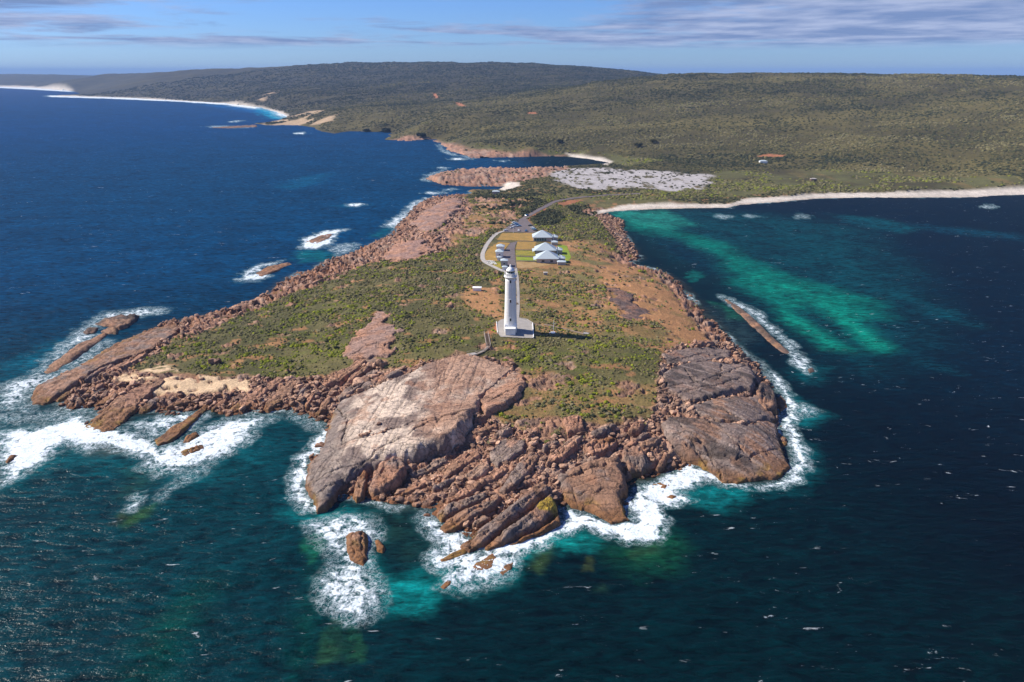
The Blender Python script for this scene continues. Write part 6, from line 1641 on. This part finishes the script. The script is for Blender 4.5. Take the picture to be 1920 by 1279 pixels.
shed(1023, 516, 2.6, 2.2, 1.9, .4, 'tiny grey stone hut in the shrubs right of the tower', m_stone, m_stone, False, False, 'hut')
shed(930, 364, 9, 6, 3.2, 1.4, 'small pale building near the sandy cove behind the car park', m_stone, m_roof, False, False, 'hut')
shed(1432, 306, 12, 7, 3.2, 1.6, 'distant white-roofed house at the edge of the bush below the hill', m_white, m_roof, False, False, 'house')
shed(1526, 340, 8, 5, 3.2, 1.2, 'small dark-walled hut on the flat behind the long beach', m_dwood, m_stone, False, False, 'hut')

# --- flagpole, poles, stairs, lookouts
x, y, z = spot(1037.5, 625); fp = empty('flagpole', (x, y, z)); tag(fp, 'white flagpole on a white block right of the lighthouse terrace', 'flagpole')
box('base', m_white, fp, -1.4, 1.0, -1.1, .8, -.3, .7, .05); box('base_step', m_white, fp, -2.2, -1.41, -.9, .6, -.3, .35); tube('pole', m_white, fp, (0, 0, .7), (.15, 0, 7.6), .10, 8)
tube('yard', m_white, fp, (-1.0, 0, 5.6), (1.2, 0, 5.7), .05, 6)
def util_pole(px, py, h_, label):
    x, y, z = spot(px, py); r_ = empty('utility_pole', (x, y, z)); tag(r_, label, 'pole'); tube('pole', m_dwood, r_, (0, 0, -.3), (0, 0, h_), .22, 6); tube('cross_arm', m_dwood, r_, (-1.3, 0, h_ - .7), (1.3, 0, h_ - .7), .1, 4)
util_pole(1007, 374, 8.5, 'timber pole standing in the thicket behind the car park')
util_pole(1521, 341, 11, 'pole beside the hut behind the long beach')
x, y, z = spot(962.5, 438); sg = empty('sign_post', (x, y, z)); tag(sg, 'white post standing at the front edge of the car park', 'post'); tube('post', m_white, sg, (0, 0, 0), (0, 0, 4.6), .14, 6); box('lamp_head', m_white, sg, -.5, .5, -.2, .2, 4.6, 4.95)
# timber stairs going down from the terrace
p0 = np.array(spot(911.5, 626)); p1 = np.array(spot(916, 650)); n_st = 14
st = empty('timber_stairs', tuple(p0)); tag(st, 'flight of timber steps with handrails below the left of the terrace', 'stairs')
dv = p1 - p0; dv2 = dv[:2] / np.hypot(*dv[:2]); nr_ = np.array((-dv2[1], dv2[0]))
def oriented_bar(bm, a, b_, w_, h_):
    a, b_ = Vector(a), Vector(b_); d_ = (b_ - a); s_ = Vector((-d_.y, d_.x, 0)).normalized() * w_ / 2; u_ = Vector((0, 0, h_))
    lo = [a - s_, b_ - s_, b_ + s_, a + s_]; vl = [bm.verts.new(p) for p in lo]; vh = [bm.verts.new(p + u_) for p in lo]
    bm.faces.new(vl[::-1]); bm.faces.new(vh)
    for i in range(4): bm.faces.new([vl[i], vl[(i+1)%4], vh[(i+1)%4], vh[i]])
for k in range(n_st):
    c_ = dv * (k + .5) / n_st; a = c_[:2] - nr_ * 1.0; b_ = c_[:2] + nr_ * 1.0
    bm = bmesh.new(); oriented_bar(bm, (a[0], a[1], c_[2] + .45), (b_[0], b_[1], c_[2] + .45), .75, .08); bm_obj('tread', bm, m_dwood, st)
for s_ in (-1, 1):
    o2 = nr_ * 1.05 * s_
    bm = bmesh.new(); oriented_bar(bm, (o2[0], o2[1], .25), (dv[0] + o2[0], dv[1] + o2[1], dv[2] + .25), .14, .3); bm_obj('stringer', bm, m_wood, st)
    bm = bmesh.new(); tube_bm(bm, (o2[0], o2[1], 1.5), (dv[0] + o2[0], dv[1] + o2[1], dv[2] + 1.5), .08, 6)
    for k in range(6):
        c_ = dv * k / 5; tube_bm(bm, (c_[0] + o2[0], c_[1] + o2[1], c_[2] - .3), (c_[0] + o2[0], c_[1] + o2[1], c_[2] + 1.5), .07, 5)
    bm_obj('handrail', bm, m_wood, st)
def boardwalk(name, pxs, width, label, rail=True):
    w = [np.array(spot(*p)) for p in pxs]; root = empty(name, tuple(w[0])); tag(root, label, 'boardwalk'); o0 = w[0]
    for a, b_ in zip(w[:-1], w[1:]):
        n_ = max(3, int(np.hypot(*(b_ - a)[:2]) / .7)); d2 = (b_ - a)[:2] / np.hypot(*(b_ - a)[:2]); nn = np.array((-d2[1], d2[0])) * width / 2
        for k in range(n_):
            c_ = a + (b_ - a) * (k + .5) / n_ - o0; bm = bmesh.new()
            oriented_bar(bm, (c_[0] - nn[0], c_[1] - nn[1], c_[2] + .5), (c_[0] + nn[0], c_[1] + nn[1], c_[2] + .5), .62, .08); bm_obj('plank', bm, m_wood, root)
        for s_ in (-1, 1):
            bm = bmesh.new(); A, B = a - o0, b_ - o0
            tube_bm(bm, (A[0] + nn[0]*s_, A[1] + nn[1]*s_, A[2] + 1.5), (B[0] + nn[0]*s_, B[1] + nn[1]*s_, B[2] + 1.5), .06, 5)
            for k in range(4):
                c_ = A + (B - A) * k / 3; tube_bm(bm, (c_[0] + nn[0]*s_, c_[1] + nn[1]*s_, c_[2] - .6), (c_[0] + nn[0]*s_, c_[1] + nn[1]*s_, c_[2] + 1.5), .06, 5)
            bm_obj('railing', bm, m_wood, root)
    return root
boardwalk('boardwalk', [(916.5,651.5),(907,659),(893,664.5)], 1.5, 'grey timber boardwalk bending from the stairs to the small lookout')
def deck(px, py, w_, d_, rz, label):
    x, y, z = spot(px, py); root = empty('lookout_deck', (x, y, z), rz); tag(root, label, 'lookout')
    n_ = int(w_ / .5)
    for k in range(n_): box('plank', m_stone, root, -w_/2 + k * w_/n_, -w_/2 + (k + .92) * w_/n_, -d_/2, d_/2, .75, .85)
    box('skirt', m_wood, root, -w_/2, w_/2, -d_/2 + .05, d_/2 - .05, -.6, .74)
    bm = bmesh.new()
    cs = [(-w_/2, -d_/2), (w_/2, -d_/2), (w_/2, d_/2), (-w_/2, d_/2)]
    for a, b_ in zip(cs[:3], cs[1:]):
        tube_bm(bm, (*a, 1.85), (*b_, 1.85), .06, 5); tube_bm(bm, (*a, .8), (*a, 1.85), .06, 5); tube_bm(bm, (*b_, .8), (*b_, 1.85), .06, 5)
    bm_obj('railing', bm, m_wood, root)
deck(885, 665, 4.4, 2.8, 0.5, 'small grey lookout deck on the upper rim of the pale slab')
deck(1099, 629, 3.0, 2.2, -0.3, 'little lookout deck at the end of the path right of the flagpole')

# --- cars
def car_mesh_set():
    prof = [(-2.15,.35),(-2.2,.75),(-2.05,.95),(-1.35,1.0),(-.75,1.48),(.75,1.52),(1.35,1.05),(1.95,.95),(2.2,.8),(2.2,.38)]
    bm = bmesh.new(); A = [bm.verts.new((x_, -.86, z_)) for x_, z_ in prof]; B = [bm.verts.new((x_, .86, z_)) for x_, z_ in prof]
    for i in (4, 5):
        A[i].co.y = -.66; B[i].co.y = .66
    n_ = len(prof)
    for i in range(n_): bm.faces.new([A[i], A[(i + 1) % n_], B[(i + 1) % n_], B[i]])
    bm.faces.new(A[::-1]); bm.faces.new(B)
    bmesh.ops.recalc_face_normals(bm, faces=bm.faces[:])
    body = bpy.data.meshes.new('body'); bm.to_mesh(body); bm.free()
    bm = bmesh.new()
    for pts in ([(-1.28,-.80,1.03),(-1.28,.80,1.03),(-.80,.64,1.45),(-.80,-.64,1.45)], [(.84,-.64,1.48),(.84,.64,1.48),(1.36,.80,1.08),(1.36,-.80,1.08)], [(-1.15,-.868,1.03),(1.2,-.868,1.06),(.75,-.70,1.44),(-.7,-.70,1.42)], [(-1.15,.868,1.03),(1.2,.868,1.06),(.75,.70,1.44),(-.7,.70,1.42)]):
        c_ = sum((Vector(p) for p in pts), Vector()) / 4; out = (c_ - Vector((0, 0, .9))).normalized() * .02
        f_ = [bm.verts.new(Vector(p) + out) for p in pts]; b2 = [bm.verts.new(Vector(p) - out) for p in pts]
        bm.faces.new(f_); bm.faces.new(b2[::-1])
        for i in range(4): bm.faces.new([f_[i], b2[i], b2[(i+1)%4], f_[(i+1)%4]])
    bmesh.ops.recalc_face_normals(bm, faces=bm.faces[:])
    gl_ = bpy.data.meshes.new('windows'); bm.to_mesh(gl_); bm.free(); gl_.materials.append(m_glass)
    bm = bmesh.new(); tube_bm(bm, (0, -.1, 0), (0, .1, 0), .33, 12); wh = bpy.data.meshes.new('wheel'); bm.to_mesh(wh); bm.free(); wh.materials.append(m_tyre)
    return body, gl_, wh
c_body, c_glass, c_wheel = car_mesh_set()
PAINT = {'white': (.75,.75,.76), 'silver': (.45,.47,.5), 'blue': (.05,.14,.32), 'black': (.015,.016,.02), 'light blue': (.22,.38,.55), 'red': (.35,.03,.02), 'grey': (.16,.17,.18)}
body_by = {}
for nm, c_ in PAINT.items():
    me = c_body.copy(); me.materials.append(flat_mat('paint_' + nm.replace(' ', '_'), c_, .25, .03, spec=.6)); body_by[nm] = me
def car(px, py, colr, rz, label):
    x, y, z = spot(px, py); root = empty('parked_car', (x, y, z + .17), math.radians(rz)); tag(root, label, 'car', 'cars by the cottages')
    link('body', body_by[colr], None, root); link('windows', c_glass, None, root)
    for sx_ in (-1.35, 1.35):
        for sy_ in (-.78, .78):
            w_ = link('wheel', c_wheel, None, root); w_.location = (sx_, sy_, .33)
for a in ((964,418.5,'white',15,'white car furthest back in the left row of the car park'),(967.5,420.5,'light blue',12,'light blue car second from the back in the left row'),(970.5,422.8,'blue',10,'dark blue car in the middle of the left row'),
          (962,422.8,'silver',18,'silver car at the outer edge of the left row'),(973.5,425,'light blue',8,'pale blue car at the inner end of the left row'),(965.5,425.8,'white',14,'white car in front of the silver one in the left row'),
          (960.5,428.5,'silver',16,'silver car frontmost in the left row'),(948.5,433.5,'white',10,'white car alone at the left corner of the car park'),(972.5,433.5,'white',85,'white car parked end-on at the front kerb of the car park'),
          (986.5,434,'blue',80,'blue car at the front kerb near the garden gate'),(994.5,424.5,'black',150,'black car furthest back in the right row of the car park'),(998,428,'white',150,'white car in the middle of the right row'),
          (1000.5,430.8,'light blue',150,'pale blue car third in the right row'),(1004,433,'black',150,'black car nearest the glazed cottage'),(988,405.5,'blue',48,'blue car on the road beyond the car park'),(1004.5,474,'white',90,'white car beside the middle cottage verandah')):
    car(*a)

# --- white picnic tables on the lawn by the bend of the path
def picnic(px, py, rz, label):
    x, y, z = spot(px, py); root = empty('picnic_table', (x, y, z + .1), math.radians(rz)); tag(root, label, 'picnic table', 'white picnic tables by the path')
    box('tabletop', m_white, root, -.95, .95, -.42, .42, .70, .78); box('bench', m_white, root, -.95, .95, -.95, -.62, .42, .48); box('bench', m_white, root, -.95, .95, .62, .95, .42, .48)
    for s_ in (-.7, .7):
        bm = bmesh.new(); oriented_bar(bm, (s_, -.9, .36), (s_, .9, .36), .08, .06); tube_bm(bm, (s_, -.62, 0), (s_, -.25, .7), .05, 4); tube_bm(bm, (s_, .62, 0), (s_, .25, .7), .05, 4); bm_obj('leg_frame', bm, m_white, root)
for k, (px_i, py_i) in enumerate([(913.5,491),(917.5,490.6),(921.5,491.2),(925.5,491.8),(915.5,493.4),(919.5,493.6),(923.5,494),(927.5,494.6),(921.5,496),(929,496.4)]):
    picnic(px_i, py_i, 20 * (k % 3) - 10, 'white picnic table on the lawn inside the bend of the grey path')
# ------------------------------------------------------------------ sea air: one even box of haze round everything
hz_bm = bmesh.new(); box_bm(hz_bm, -44000, 44000, -3000, 44000, -14, 262)
hz_ob = bm_obj('haze', hz_bm, None)
m_hz = bpy.data.materials.new('haze'); m_hz.use_nodes = True
hn = m_hz.node_tree; hn.nodes.clear()
ho = hn.nodes.new('ShaderNodeOutputMaterial'); hv = hn.nodes.new('ShaderNodeVolumePrincipled')
hv.inputs['Color'].default_value = (0.32, 0.52, 0.88, 1)
hv.inputs['Density'].default_value = 5.2e-5
hv.inputs['Anisotropy'].default_value = 0.0
hn.links.new(hv.outputs[0], ho.inputs['Volume'])
hz_ob.data.materials.append(m_hz)
tag(hz_ob, kind='stuff')
